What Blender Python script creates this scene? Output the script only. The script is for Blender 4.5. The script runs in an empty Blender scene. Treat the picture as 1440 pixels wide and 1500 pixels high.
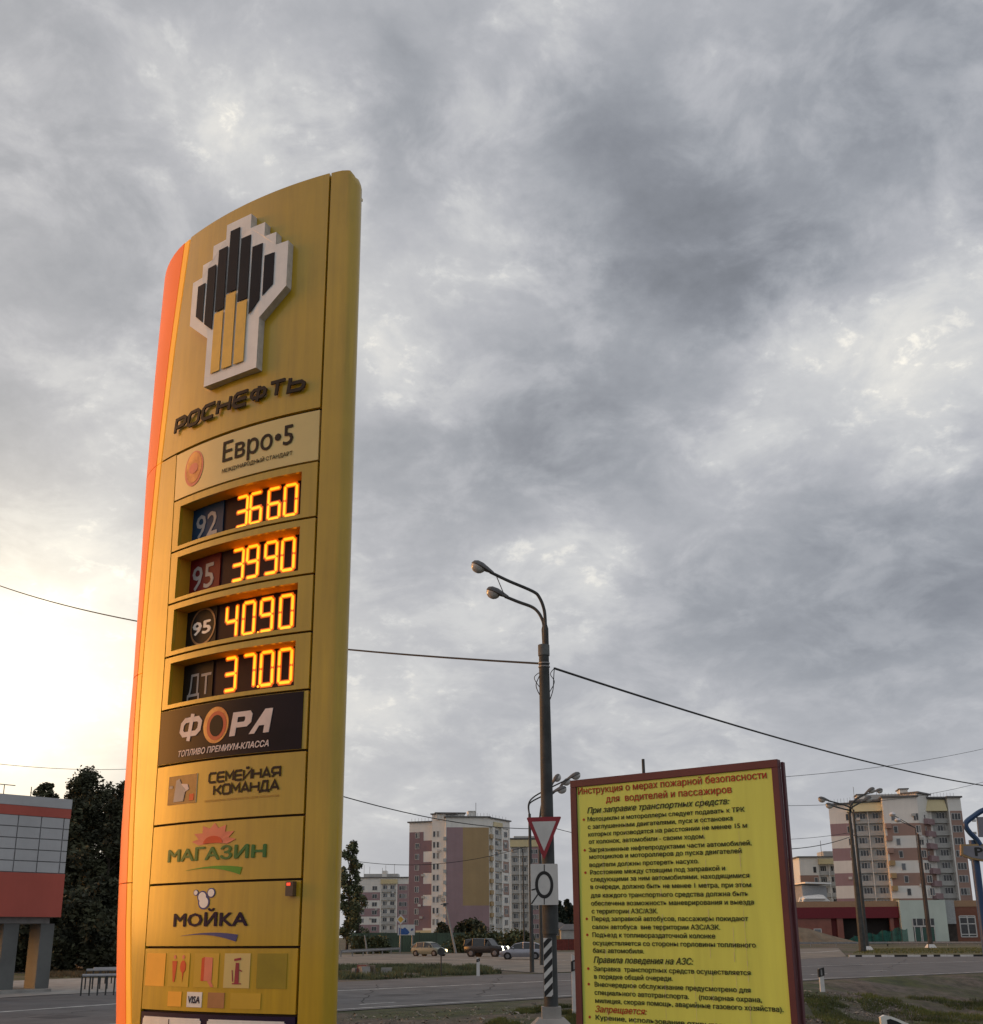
import bpy, bmesh, math, random
import numpy as np
from mathutils import Vector, Matrix
random.seed(7); R = math.radians
SC = bpy.context.scene
COL = SC.collection

# ------------------------------------------------------------------ camera
F, CX, CY, EYE = 1553.0, 720.0, 939.0, 2.0
PITCH = math.atan(433 / 1553.0); ROLL = R(0.4)
cam = bpy.data.cameras.new('camera'); camo = bpy.data.objects.new('camera', cam); COL.objects.link(camo)
cam.sensor_fit = 'HORIZONTAL'; cam.sensor_width = 36; cam.lens = 36 * F / 1440
cam.shift_y = (CY - 750) / 1440; cam.clip_start = .1; cam.clip_end = 9000
camo.matrix_world = Matrix.Translation((0, 0, EYE)) @ Matrix.Rotation(math.pi / 2 + PITCH, 4, 'X') @ Matrix.Rotation(-ROLL, 4, 'Z')
SC.camera = camo

def ray(x, y):
    dx = x - CX; dy = CY - y; c, s = math.cos(ROLL), math.sin(ROLL)
    a = dx * c + dy * s; b = -dx * s + dy * c
    return Vector((a, F * math.cos(PITCH) - b * math.sin(PITCH), F * math.sin(PITCH) + b * math.cos(PITCH)))
def gnd(x, y, z=0.0):
    r = ray(x, y); t = (z - EYE) / r.z
    return Vector((r.x * t, r.y * t, z))
def at(x, y, Y):
    r = ray(x, y); t = Y / r.y
    return Vector((r.x * t, Y, EYE + r.z * t))

# ------------------------------------------------------------------ world
SUN_AZ, SUN_EL = -60.0, 7.0
def azel(az, el):
    az, el = R(az), R(el)
    return Vector((math.sin(az) * math.cos(el), math.cos(az) * math.cos(el), math.sin(el)))
world = bpy.data.worlds.new('World'); SC.world = world; world.use_nodes = True
nt = world.node_tree; nt.nodes.clear()
def N(t, typ, **kw):
    n = t.nodes.new(typ)
    for k, v in kw.items(): setattr(n, k, v)
    return n
def math_(t, op, a, b=None, c=None, clamp=False):
    n = t.nodes.new('ShaderNodeMath'); n.operation = op; n.use_clamp = clamp
    for i, v in enumerate((a, b, c)):
        if v is None: continue
        if isinstance(v, (int, float)): n.inputs[i].default_value = v
        else: t.links.new(v, n.inputs[i])
    return n.outputs[0]
tc = N(nt, 'ShaderNodeTexCoord'); DIR = tc.outputs['Generated']
sep = N(nt, 'ShaderNodeSeparateXYZ'); nt.links.new(DIR, sep.inputs[0])
dz = math_(nt, 'MAXIMUM', sep.outputs[2], 0.0)
inv = math_(nt, 'DIVIDE', 1.0, math_(nt, 'ADD', dz, 0.42))
px_ = math_(nt, 'MULTIPLY', sep.outputs[0], inv); py_ = math_(nt, 'MULTIPLY', sep.outputs[1], inv)
comb = N(nt, 'ShaderNodeCombineXYZ'); nt.links.new(px_, comb.inputs[0]); nt.links.new(py_, comb.inputs[1])
def noise(t, vec, scale, detail=8, rough=.55, dist=0., loc=(0, 0, 0), stretch=(1, 1, 1)):
    mp = N(t, 'ShaderNodeMapping'); mp.inputs['Location'].default_value = loc; mp.inputs['Scale'].default_value = stretch
    t.links.new(vec, mp.inputs[0])
    n = N(t, 'ShaderNodeTexNoise'); n.inputs['Scale'].default_value = scale; n.inputs['Detail'].default_value = detail
    n.inputs['Roughness'].default_value = rough; n.inputs['Distortion'].default_value = dist
    t.links.new(mp.outputs[0], n.inputs['Vector']); return n.outputs['Fac']
# cloud masses: pale and dark areas of the cloud deck, as directions in the sky
PTS = [(100,60,.62),(300,110,.70),(355,190,.97),(240,130,.84),(120,350,.58),(60,450,.66),(300,270,.74),(150,580,.80),(60,640,.62),
 (130,740,.88),(60,830,.84),(600,100,.63),(740,60,.74),(560,180,.57),(640,260,.62),(850,150,.55),(900,260,.49),(1010,350,.44),
 (1110,430,.44),(1200,230,.55),(1350,60,.50),(1420,250,.56),(1150,200,.62),(980,430,.49),(740,330,.76),(790,400,.80),(620,440,.80),
 (560,500,.86),(660,540,.68),(720,640,.58),(830,640,.54),(870,700,.56),(790,540,.62),(1160,520,.86),(1300,410,.77),(1420,340,.75),
 (1060,560,.78),(1385,615,.92),(1250,650,.72),(1420,720,.52),(1310,760,.58),(1190,690,.70),(1000,620,.66),(940,760,.76),(850,790,.82),
 (600,740,.64),(610,830,.66),(570,900,.78),(720,900,.74),(1000,870,.60),(1130,920,.53),(1250,890,.50),(1400,920,.53),(1330,1010,.57),
 (940,1000,.68),(700,1060,.74),(570,1060,.82),(1150,1080,.68),(1400,1100,.64),(620,1180,.74),(950,1180,.72),(1250,1150,.70),
 (330,420,.66),(200,950,.96),(60,980,1.0),(350,800,.72),(350,1000,.86),(350,1200,.8)]
BASE = .71; KG = 300.0
P = np.array([list(ray(x, y).normalized()) for x, y, v in PTS]); V = np.array([v for *_, v in PTS]) - BASE
G = np.exp(KG * (P @ P.T - 1)); amp = np.linalg.solve(G + .45 * np.eye(len(V)), V)
dflat = N(nt, 'ShaderNodeCombineXYZ')   # directions, flattened towards the horizon
nt.links.new(sep.outputs[0], dflat.inputs[0]); nt.links.new(sep.outputs[1], dflat.inputs[1]); nt.links.new(math_(nt, 'MULTIPLY', math_(nt, 'POWER', dz, .72), 1.75), dflat.inputs[2])
DF = dflat.outputs[0]
warp = noise(nt, DF, 7.0, 7, .62, 0)
warp2 = noise(nt, DF, 7.0, 7, .62, 0, loc=(7, 3, 1))
# the masses' edges are ragged: directions are bent by noise before they are compared
wv = N(nt, 'ShaderNodeCombineXYZ')
nt.links.new(math_(nt, 'MULTIPLY_ADD', math_(nt, 'SUBTRACT', warp, .5), .20, sep.outputs[0]), wv.inputs[0])
nt.links.new(sep.outputs[1], wv.inputs[1])
nt.links.new(math_(nt, 'MULTIPLY_ADD', math_(nt, 'SUBTRACT', warp2, .5), .16, sep.outputs[2]), wv.inputs[2])
acc = None
for p, a in zip(P, amp):
    d = N(nt, 'ShaderNodeVectorMath', operation='DISTANCE'); nt.links.new(wv.outputs[0], d.inputs[0]); d.inputs[1].default_value = tuple(p)
    e = math_(nt, 'EXPONENT', math_(nt, 'MULTIPLY', math_(nt, 'MULTIPLY', d.outputs['Value'], d.outputs['Value']), -KG / 2))
    acc = math_(nt, 'MULTIPLY', e, float(a)) if acc is None else math_(nt, 'MULTIPLY_ADD', e, float(a), acc)
n1 = noise(nt, DF, 3.6, 10, .57, .2, loc=(3.1, 1.7, 0))
n2 = noise(nt, DF, 10.0, 10, .60, .35, loc=(1, 5, 2))
n3 = noise(nt, DF, 38.0, 6, .62, .2, loc=(4, 2, 5))
def puff(n, lo, hi):   # crisp-sided billows
    m = N(nt, 'ShaderNodeMapRange', interpolation_type='SMOOTHSTEP'); nt.links.new(n, m.inputs[0]); m.inputs[1].default_value = lo; m.inputs[2].default_value = hi; return m.outputs[0]
val = math_(nt, 'MULTIPLY_ADD', acc, .86, BASE)
val = math_(nt, 'MULTIPLY_ADD', math_(nt, 'SUBTRACT', n1, .5), .25, val)
val = math_(nt, 'MULTIPLY_ADD', math_(nt, 'SUBTRACT', n2, .5), .19, val)
val = math_(nt, 'MULTIPLY_ADD', math_(nt, 'SUBTRACT', puff(n2, .46, .64), .4), .05, val)
val = math_(nt, 'MULTIPLY_ADD', math_(nt, 'SUBTRACT', n3, .5), .07, val)
# thin spots let bright light through where the deck is pale already
spot = math_(nt, 'MULTIPLY', puff(n3, .54, .68), puff(val, .68, .84))
val = math_(nt, 'MULTIPLY_ADD', spot, .08, val)
# the even, hazy band above the horizon
low = math_(nt, 'EXPONENT', math_(nt, 'MULTIPLY', dz, -9.0))
val = math_(nt, 'MULTIPLY_ADD', math_(nt, 'SUBTRACT', .72, val), math_(nt, 'MULTIPLY', low, .85), val)
ramp = N(nt, 'ShaderNodeValToRGB'); nt.links.new(val, ramp.inputs[0])
RC = [(.30, (.10, .108, .13)), (.45, (.19, .208, .243)), (.52, (.25, .27, .312)), (.6, (.34, .362, .405)), (.7, (.47, .485, .525)), (.8, (.63, .64, .655)), (.9, (.80, .79, .76)), (1., (1.08, 1.03, .92))]
while len(ramp.color_ramp.elements) < len(RC): ramp.color_ramp.elements.new(.5)
for e, (p, c) in zip(ramp.color_ramp.elements, RC): e.position = p; e.color = (*c, 1)
ramp.color_ramp.interpolation = 'LINEAR'
def glow(az, el, k, col, prev, mod=None):
    d = N(nt, 'ShaderNodeVectorMath', operation='DOT_PRODUCT'); nt.links.new(DIR, d.inputs[0]); d.inputs[1].default_value = azel(az, el)
    e = math_(nt, 'EXPONENT', math_(nt, 'MULTIPLY', math_(nt, 'SUBTRACT', d.outputs['Value'], 1.0), k))
    if mod is not None: e = math_(nt, 'MULTIPLY', e, mod)
    m = N(nt, 'ShaderNodeMix', data_type='RGBA', blend_type='ADD'); m.clamp_result = False; m.clamp_factor = False
    nt.links.new(e, m.inputs[0]); nt.links.new(prev, m.inputs[6]); m.inputs[7].default_value = (*col, 1); return m.outputs[2]
c = ramp.outputs[0]
thin = math_(nt, 'MULTIPLY_ADD', math_(nt, 'SUBTRACT', n2, .35), 2.0, .4)
c = glow(-26, 12, 110, (.65, .55, .34), c)
c = glow(-30, 4, 70, (.55, .40, .20), c)
c = glow(SUN_AZ - 20, 7, 30, (11.0, 3.9, .1), c)  # orange patch out of view, added for its reflection on the stele
c = glow(SUN_AZ, 4, 3.2, (.16, .12, .06), c)
sky = N(nt, 'ShaderNodeTexSky', sky_type='NISHITA'); sky.sun_disc = False
sky.sun_elevation = R(SUN_EL); sky.sun_rotation = R(SUN_AZ)
bgN = N(nt, 'ShaderNodeBackground'); nt.links.new(sky.outputs[0], bgN.inputs[0]); bgN.inputs[1].default_value = .05
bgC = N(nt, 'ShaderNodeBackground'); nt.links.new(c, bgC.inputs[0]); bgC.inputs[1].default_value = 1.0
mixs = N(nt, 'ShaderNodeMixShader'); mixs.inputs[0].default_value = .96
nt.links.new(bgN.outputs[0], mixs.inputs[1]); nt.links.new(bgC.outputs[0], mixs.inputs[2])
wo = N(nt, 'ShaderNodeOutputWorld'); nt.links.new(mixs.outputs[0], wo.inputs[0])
world.cycles.sampling_method = 'MANUAL'; world.cycles.sample_map_resolution = 512

sl = bpy.data.lights.new('sun', 'SUN'); sl.energy = .6; sl.angle = R(12); sl.color = (1, .55, .22)
so = bpy.data.objects.new('sun', sl); COL.objects.link(so); so.rotation_euler = azel(SUN_AZ, SUN_EL).to_track_quat('Z', 'Y').to_euler()
SC.view_settings.view_transform = 'Standard'; SC.view_settings.look = 'None'
SC.view_settings.exposure = 0.0; SC.view_settings.gamma = 1; SC.view_settings.use_curve_mapping = False

# ------------------------------------------------------------------ materials
MATS = {}
def mat(name, col, rough=.6, var=.12, scale=4., bump=.0, metal=0., coat=0., emit=None, estr=1., spec=.5, col2=None, detail=6, bscale=None, alpha=1., stretch=(1, 1, 1)):
    if name in MATS: return MATS[name]
    m = bpy.data.materials.new(name); m.use_nodes = True; t = m.node_tree; b = t.nodes['Principled BSDF']
    g = N(t, 'ShaderNodeNewGeometry')
    f = noise(t, g.outputs['Position'], scale, detail, .6, stretch=stretch)
    r = N(t, 'ShaderNodeValToRGB'); t.links.new(f, r.inputs[0])
    lo = [max(0, x * (1 - var)) for x in col]; hi = [min(1, x * (1 + var)) for x in (col2 or col)]
    r.color_ramp.elements[0].position = .36; r.color_ramp.elements[1].position = .64
    r.color_ramp.elements[0].color = (*lo, 1); r.color_ramp.elements[1].color = (*hi, 1)
    t.links.new(r.outputs[0], b.inputs['Base Color'])
    b.inputs['Roughness'].default_value = rough; b.inputs['Metallic'].default_value = metal
    b.inputs['Specular IOR Level'].default_value = spec
    if coat: b.inputs['Coat Weight'].default_value = coat; b.inputs['Coat Roughness'].default_value = .12
    if bump:
        bn = N(t, 'ShaderNodeBump'); bn.inputs['Strength'].default_value = bump; bn.inputs['Distance'].default_value = .02
        t.links.new(noise(t, g.outputs['Position'], bscale or scale * 3, 6, .6), bn.inputs['Height']); t.links.new(bn.outputs[0], b.inputs['Normal'])
    if emit: b.inputs['Emission Color'].default_value = (*emit, 1); b.inputs['Emission Strength'].default_value = estr
    if alpha < 1: b.inputs['Alpha'].default_value = alpha
    MATS[name] = m; return m
YELLOW = mat('yellow_panel', (.53, .345, .014), .40, .05, 1.5, coat=.6, spec=.4)
def streaky(m, amt=.16, sc=9.):
    t = m.node_tree; b = t.nodes['Principled BSDF']; old = b.inputs['Base Color'].links[0].from_socket; g = N(t, 'ShaderNodeNewGeometry')
    f = noise(t, g.outputs['Position'], sc, 7, .65, .1, stretch=(1.6, 1.6, .10)); f2 = noise(t, g.outputs['Position'], 1.3, 8, .7, .3)
    k = math_(t, 'MULTIPLY_ADD', math_(t, 'MULTIPLY', math_(t, 'SUBTRACT', f, .45), math_(t, 'SUBTRACT', f2, .25)), -amt * 9, 1., clamp=False)
    m2 = N(t, 'ShaderNodeMix', data_type='RGBA', blend_type='MULTIPLY'); m2.inputs[0].default_value = 1
    cb = N(t, 'ShaderNodeCombineXYZ'); [t.links.new(math_(t, 'MINIMUM', k, 1.06), cb.inputs[i]) for i in range(3)]
    t.links.new(old, m2.inputs[6]); t.links.new(cb.outputs[0], m2.inputs[7]); t.links.new(m2.outputs[2], b.inputs['Base Color'])
    t.links.new(math_(t, 'MULTIPLY_ADD', f2, .35, .22), b.inputs['Roughness'])
streaky(YELLOW, .24)
YELLOWD = mat('yellow_window', (.62, .40, .03), .35, .05, 3, coat=.3)
LINING = mat('recess_lining', (.60, .33, .03), .8, .1, 3, spec=.1)
BEIGE = mat('beige_panel', (.70, .55, .20), .3, .05, 2, coat=.35)
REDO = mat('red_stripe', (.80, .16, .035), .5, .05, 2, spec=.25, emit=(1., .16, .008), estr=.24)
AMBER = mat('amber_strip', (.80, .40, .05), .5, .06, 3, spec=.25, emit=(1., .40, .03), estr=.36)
AMBERP = mat('amber_print', (.92, .45, .04), .5, .05, 3)
DARKGAP = mat('dark_seam', (.04, .025, .012), .8)
WHITE = mat('white_plastic', (.84, .84, .81), .4, .05, 6, coat=.2)
WHITED = mat('stained_white', (.62, .60, .57), .5, .15, 14)
BLACKB = mat('emblem_black', (.012, .015, .022), .55, .1, spec=.15)
GOLDB = mat('emblem_gold', (.80, .50, .07), .35, .06, 10)
CHAR = mat('charcoal_letter', (.035, .026, .018), .6, .15, 10, spec=.2)
GREYL = mat('grey_letter', (.36, .36, .37), .5)
LITG = mat('pale_letter', (.80, .66, .60), .6)
BLUET = mat('blue_tag', (.008, .045, .11), .5, spec=.2); REDT = mat('red_tag', (.15, .010, .014), .5, spec=.2); BLACKT = mat('black_tag', (.012, .010, .009), .5, spec=.2)
BROWNP = mat('brown_panel', (.014, .008, .010), .35, .3, 2, spec=.15)
LED = mat('led', (.9, .5, .1), .5, 0, emit=(1., .26, .006), estr=2.5)
HALO = mat('led_halo', (.3, .05, .01), .4, 0, emit=(1., .16, .005), estr=.55)  # bloom around the lit segments, imitated by a dim orange emission
DISP = mat('display_board', (.03, .010, .010), .6, .2, spec=.2)
GREENT = mat('green_letter', (.02, .16, .03), .5); GREENS = mat('green_swoosh', (.06, .30, .02), .5)
PINKF = mat('pink_petal', (.75, .22, .14), .5); REDF = mat('red_petal', (.65, .06, .02), .5)
NAVY = mat('navy_letter', (.015, .010, .04), .6, spec=.2); BLUES = mat('blue_swoosh', (.02, .05, .22), .5)
ORRING = mat('orange_ring', (.75, .18, .03), .4, .35, 5, col2=(.8, .35, .08))
BRASS = mat('bronze_ring', (.28, .14, .06), .35)
ASPH = mat('asphalt', (.095, .095, .098), .88, .13, .7, bump=.4, col2=(.118, .117, .118), bscale=30, detail=9)
ASPH2 = mat('asphalt_dusty', (.15, .14, .125), .9, .15, .35, bump=.3, col2=(.21, .185, .15), bscale=20, detail=9)
LINE = mat('road_paint', (.50, .50, .48), .7, .4, 1.6, detail=10)
DIRT = mat('dirt', (.14, .105, .07), .95, .35, 1.3, bump=1., bscale=6, col2=(.19, .15, .105))
CONC = mat('concrete', (.30, .29, .27), .85, .2, 1.5, bump=.3)
POLE = mat('grey_pole', (.045, .05, .05), .7, .25, 2.5, bump=.2)
POLEC = mat('concrete_pole', (.13, .14, .14), .8, .2, 3, bump=.2)
LAMPM = mat('lamp_housing', (.10, .10, .10), .5, .1); GLASSW = mat('lamp_glass', (.45, .45, .43), .15, .1, coat=.5)
BLK = mat('black_paint', (.015, .015, .015), .6); WHT = mat('white_paint', (.62, .62, .60), .6, .1, 5)
SIGNRED = mat('sign_red', (.30, .02, .03), .45, .1); SIGNW = mat('sign_white', (.60, .60, .58), .45, .06, 3)
MAROON = mat('maroon_frame', (.10, .026, .032), .55, .15, 3)
BOARDY = mat('board_yellow', (.60, .71, .125), .5, .05, 1.2, stretch=(6, 6, .5))
TXT = mat('board_text', (.02, .028, .012), .6); TXTR = mat('board_red_text', (.36, .035, .015), .6)
STREAK = mat('water_streak', (.55, .56, .33), .6)
WIRE = mat('wire', (.03, .03, .03), .7)
WALLW = mat('white_render', (.76, .745, .69), .9, .06, .12); WALLM = mat('mauve_cladding', (.32, .21, .22), .9, .06, .2)
WALLR = mat('plum_cladding', (.23, .145, .155), .9, .06, .2); OCHRE = mat('ochre_cladding', (.38, .26, .12), .9, .06, .2)
CREAM = mat('cream_cladding', (.62, .53, .30), .9, .05, .2); GREYC = mat('grey_loggia', (.42, .42, .395), .9, .12, .5)
BRWN = mat('brown_cladding', (.33, .205, .16), .9, .06, .2); ROOFG = mat('roof_grey', (.14, .14, .14), .8)
WINF = mat('window_frame', (.55, .55, .53), .5); PANE = mat('dark_glass', (.035, .037, .04), .12, .3, 1, spec=.6)
BLIND = mat('pale_curtain', (.28, .27, .25), .8, .2, 1); SKYP = mat('bright_pane', (.10, .11, .12), .06, .2, 1, spec=.9)
BRICKR = mat('brick_red_wall', (.24, .085, .06), .9, .1, .8); TEAL = mat('pale_teal_wall', (.52, .61, .55), .8, .05, .3)
MARF = mat('maroon_fascia', (.15, .006, .015), .6, .1); BEIGEF = mat('beige_fascia', (.36, .23, .14), .9, .08)
NET = mat('green_net', (.02, .13, .10), .8, .35, 1.2, alpha=.8); GFEN = mat('green_fence', (.055, .085, .055), .7, .2, .5)
STEEL = mat('galvanised', (.26, .26, .26), .5, .15, metal=.3)
BGREY = mat('grey_cladding', (.46, .465, .47), .6, .05, 1., coat=.1); BRED = mat('red_cladding', (.46, .085, .055), .6, .06, .5)
COLG = mat('column_grey', (.11, .115, .11), .6, .15, 1)
LEAFD = mat('leaf_dark', (.028, .033, .018), .85, .45, .6, col2=(.055, .06, .03)); LEAFM = mat('leaf_mid', (.06, .078, .035), .8, .4, .8, col2=(.11, .125, .06))
LEAFS = mat('needle', (.018, .03, .018), .9, .3, .8); BARK = mat('bark', (.05, .04, .03), .9, .3, 4, bump=.5)
GRASS = mat('grass_blade', (.05, .07, .018), .85, .4, .35, col2=(.10, .115, .03)); DRYG = mat('dry_weed', (.14, .10, .05), .9, .3, 2)
for m_ in (WALLW, WALLM, WALLR, OCHRE, CREAM, GREYC, BRWN, BGREY, BRED, TEAL, BRICKR): streaky(m_, .10, .8)
streaky(SIGNW, .06, 5); streaky(BOARDY, .10, 7); streaky(WHITE, .08, 12)
TYRE = mat('tyre', (.012, .012, .012), .8); HUB = mat('wheel_rim', (.16, .16, .17), .6)
CGLASS = mat('car_glass', (.015, .018, .02), .08, .2, spec=.7)
HEADL = mat('headlight_warm', (.9, .8, .5), .2, 0, emit=(1, .78, .38), estr=5.); HEADW = mat('headlight_white', (.9, .9, .8), .2, 0, emit=(1, .95, .72), estr=6.)
HEADO = mat('headlight_off', (.4, .4, .42), .15, coat=.5); TAIL = mat('tail_light', (.3, .01, .01), .3)
BLUEP = mat('blue_pipe', (.02, .06, .15), .45, .1); TAN = mat('tan_border', (.35, .24, .11), .6); PLGREY = mat('plate_grey', (.22, .22, .25), .6)

# ------------------------------------------------------------------ mesh helpers
class MB:
    def __init__(s): s.v = []; s.f = []; s.m = []; s.cur = 0
    def add(s, vs, fs, mi=None):
        n = len(s.v); s.v += [tuple(v) for v in vs]; s.f += [tuple(i + n for i in f) for f in fs]; s.m += [s.cur if mi is None else mi] * len(fs)
    def hexa(s, p, mi=None):   # p: 8 points, bottom ring 0-3 then top ring 4-7
        s.add(p, [(3, 2, 1, 0), (4, 5, 6, 7), (0, 1, 5, 4), (1, 2, 6, 5), (2, 3, 7, 6), (3, 0, 4, 7)], mi)
    def box(s, x0, x1, y0, y1, z0, z1, mi=None):
        s.hexa([(x0, y0, z0), (x1, y0, z0), (x1, y1, z0), (x0, y1, z0), (x0, y0, z1), (x1, y0, z1), (x1, y1, z1), (x0, y1, z1)], mi)
    def tube(s, pts, rad, n=8, mi=None, cap=True):
        pts = [Vector(p) for p in pts]; rr = rad if isinstance(rad, (list, tuple)) else [rad] * len(pts); base = []
        prevu = None; vs = []; fs = []
        for i, p in enumerate(pts):
            d = (pts[min(i + 1, len(pts) - 1)] - pts[max(i - 1, 0)])
            if d.length < 1e-9: d = Vector((0, 0, 1))
            d.normalize()
            u = (prevu - d * prevu.dot(d)) if prevu is not None else (Vector((0, 1, 0)).cross(d) if abs(d.y) < .9 else Vector((1, 0, 0)).cross(d))
            if u.length < 1e-6: u = Vector((1, 0, 0)).cross(d)
            u.normalize(); prevu = u; w = d.cross(u)
            for k in range(n):
                a = 2 * math.pi * k / n; vs.append(p + (u * math.cos(a) + w * math.sin(a)) * rr[i])
        for i in range(len(pts) - 1):
            for k in range(n): fs.append((i * n + k, i * n + (k + 1) % n, (i + 1) * n + (k + 1) % n, (i + 1) * n + k))
        if cap: fs.append(tuple(reversed(range(n)))); fs.append(tuple(range((len(pts) - 1) * n, len(pts) * n)))
        s.add(vs, fs, mi)
    def prism(s, poly, fn, d0, d1, mi=None, mi_side=None):   # poly in (a,b), fn(a,b,d)->point
        n = len(poly); vs = [fn(a, b, d0) for a, b in poly] + [fn(a, b, d1) for a, b in poly]
        s.add(vs, [tuple(range(n, 2 * n))], mi)
        s.add(vs, [tuple(reversed(range(n)))] + [(i, (i + 1) % n, n + (i + 1) % n, n + i) for i in range(n)], mi_side if mi_side is not None else mi)
def rootloc(p):
    v = Vector((0, 0, 0))
    while p is not None: v += p.location; p = p.parent
    return v
def obj(name, mb, mats, parent=None, smooth=False, flip=True):
    me = bpy.data.meshes.new(name); o = rootloc(parent)
    me.from_pydata([(x - o.x, y - o.y, z - o.z) for x, y, z in mb.v], [], mb.f)
    for m in (mats if isinstance(mats, (list, tuple)) else [mats]): me.materials.append(m)
    for p, i in zip(me.polygons, mb.m): p.material_index = i
    if flip and len(mb.f) < 60000:
        bm = bmesh.new(); bm.from_mesh(me); bmesh.ops.recalc_face_normals(bm, faces=bm.faces); bm.to_mesh(me); bm.free()
    if smooth:
        me.polygons.foreach_set('use_smooth', [True] * len(me.polygons))
        try: me.set_sharp_from_angle(angle=R(38))
        except Exception: pass
    ob = bpy.data.objects.new(name, me); COL.objects.link(ob); ob.parent = parent; return ob
def link_mesh(name, me, parent=None, loc=(0, 0, 0), rz=0):
    ob = bpy.data.objects.new(name, me); COL.objects.link(ob); ob.parent = parent; ob.location = loc; ob.rotation_euler = (0, 0, rz); return ob
def thing(name, label, cat, loc, group=None, rz=0):
    o = bpy.data.objects.new(name, None); COL.objects.link(o); o.location = loc; o.rotation_euler = (0, 0, rz); o.empty_display_size = .3
    o['label'] = label; o['category'] = cat
    if group: o['group'] = group
    return o
def tag(o, label, cat, group=None):
    o['label'] = label; o['category'] = cat
    if group: o['group'] = group
    return o
def kind(o, k): o['kind'] = k; return o
def copy_tree(o, parent=None):
    c = o.copy(); COL.objects.link(c); c.parent = parent
    for ch in list(o.children): copy_tree(ch, c)
    return c

from mathutils.geometry import tessellate_polygon
def glyphs(txt, bold=0., shear=0., res=2):
    """the letters' outlines, each filled by itself (the fill of overlapping outlines would leave gaps)"""
    cu = bpy.data.curves.new('lettering', 'FONT'); cu.body = txt.translate(str.maketrans('АВЕКМНОРСТХ', 'ABEKMHOPCTX')) if txt.isupper() and len(txt) < 8 else txt; cu.shear = shear; cu.resolution_u = res; cu.fill_mode = 'NONE'
    ob = bpy.data.objects.new('lettering', cu); COL.objects.link(ob)
    me = bpy.data.meshes.new_from_object(ob.evaluated_get(bpy.context.evaluated_depsgraph_get()))
    P2 = [tuple(x.co[:2]) for x in me.vertices]; adj = {}
    for e in me.edges:
        a, b = e.vertices; adj.setdefault(a, []).append(b); adj.setdefault(b, []).append(a)
    bpy.data.objects.remove(ob); bpy.data.meshes.remove(me); bpy.data.curves.remove(cu)
    seen = set(); loops = []
    for s0 in range(len(P2)):
        if s0 in seen or s0 not in adj: continue
        l = [s0]; seen.add(s0)
        while True:
            n = [q for q in adj[l[-1]] if q not in seen]
            if not n: break
            n = l[-1] + 1 if l[-1] + 1 in n else n[0]; l.append(n); seen.add(n)
        if len(l) > 2: loops.append([P2[i] for i in l])
    area = lambda l: sum(l[i][0] * l[(i + 1) % len(l)][1] - l[(i + 1) % len(l)][0] * l[i][1] for i in range(len(l))) / 2
    def inside(p, l):
        c = False
        for i in range(len(l)):
            (x1, y1), (x2, y2) = l[i], l[i - 1]
            if (y1 > p[1]) != (y2 > p[1]) and p[0] < (x2 - x1) * (p[1] - y1) / (y2 - y1) + x1: c = not c
        return c
    A = [area(l) for l in loops]; own = {}
    for i, l in enumerate(loops):
        for j, m in enumerate(loops):
            if i != j and A[i] * A[j] < 0 and abs(A[j]) > abs(A[i]) and inside(l[0], m): own[i] = j
    v = []; f = []; k = 0
    for j, m in enumerate(loops):
        if j in own: continue
        polys = [m] + [loops[i] for i in own if own[i] == j]; base = len(v); flat = [p for q in polys for p in q]; k += 1
        v += [(p[0], p[1], .0001 * (k % 4)) for p in flat]
        f += [tuple(base + i for i in t) for t in tessellate_polygon([[Vector((x, y, 0)) for x, y in q] for q in polys])]
    return v, f
def text_mb(txt, fn, a0, a1, b0, cap, d, bold=.0, shear=0., thick=0., db=0.):
    """lay txt from a0 to a1 (signed), baseline b0, capital height cap on surface fn(a,b,d); db lifts the far end"""
    v, f = glyphs(txt, 0., shear); xs = [p[0] for p in v]; x0, x1 = min(xs), max(xs); k = (a1 - a0) / (x1 - x0); s = cap / .73
    mb = MB(); T = lambda p, dd: fn(a0 + (p[0] - x0) * k, b0 + p[1] * s + db * (p[0] - x0) / (x1 - x0), dd)
    for ii, (ox, oy) in enumerate(((0, 0),) if not bold else ((0, 0), (bold * 1.1, 0), (-bold * 1.1, 0), (0, bold * .9), (0, -bold * .9))):
        mb.add([T((p[0] + ox, p[1] + oy), d + .0004 * ii + p[2]) for p in v], f)
    if thick:
        from collections import Counter
        cnt = Counter(); 
        for q in f:
            for i in range(len(q)): cnt[frozenset((q[i], q[(i + 1) % len(q)]))] += 1
        fs = []
        for q in f:
            for i in range(len(q)):
                a, b = q[i], q[(i + 1) % len(q)]
                if cnt[frozenset((a, b))] == 1: fs.append((a, b, len(v) + b, len(v) + a))
        mb.add([T(p, d) for p in v] + [T(p, d - thick) for p in v], fs)
    return mb
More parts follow.
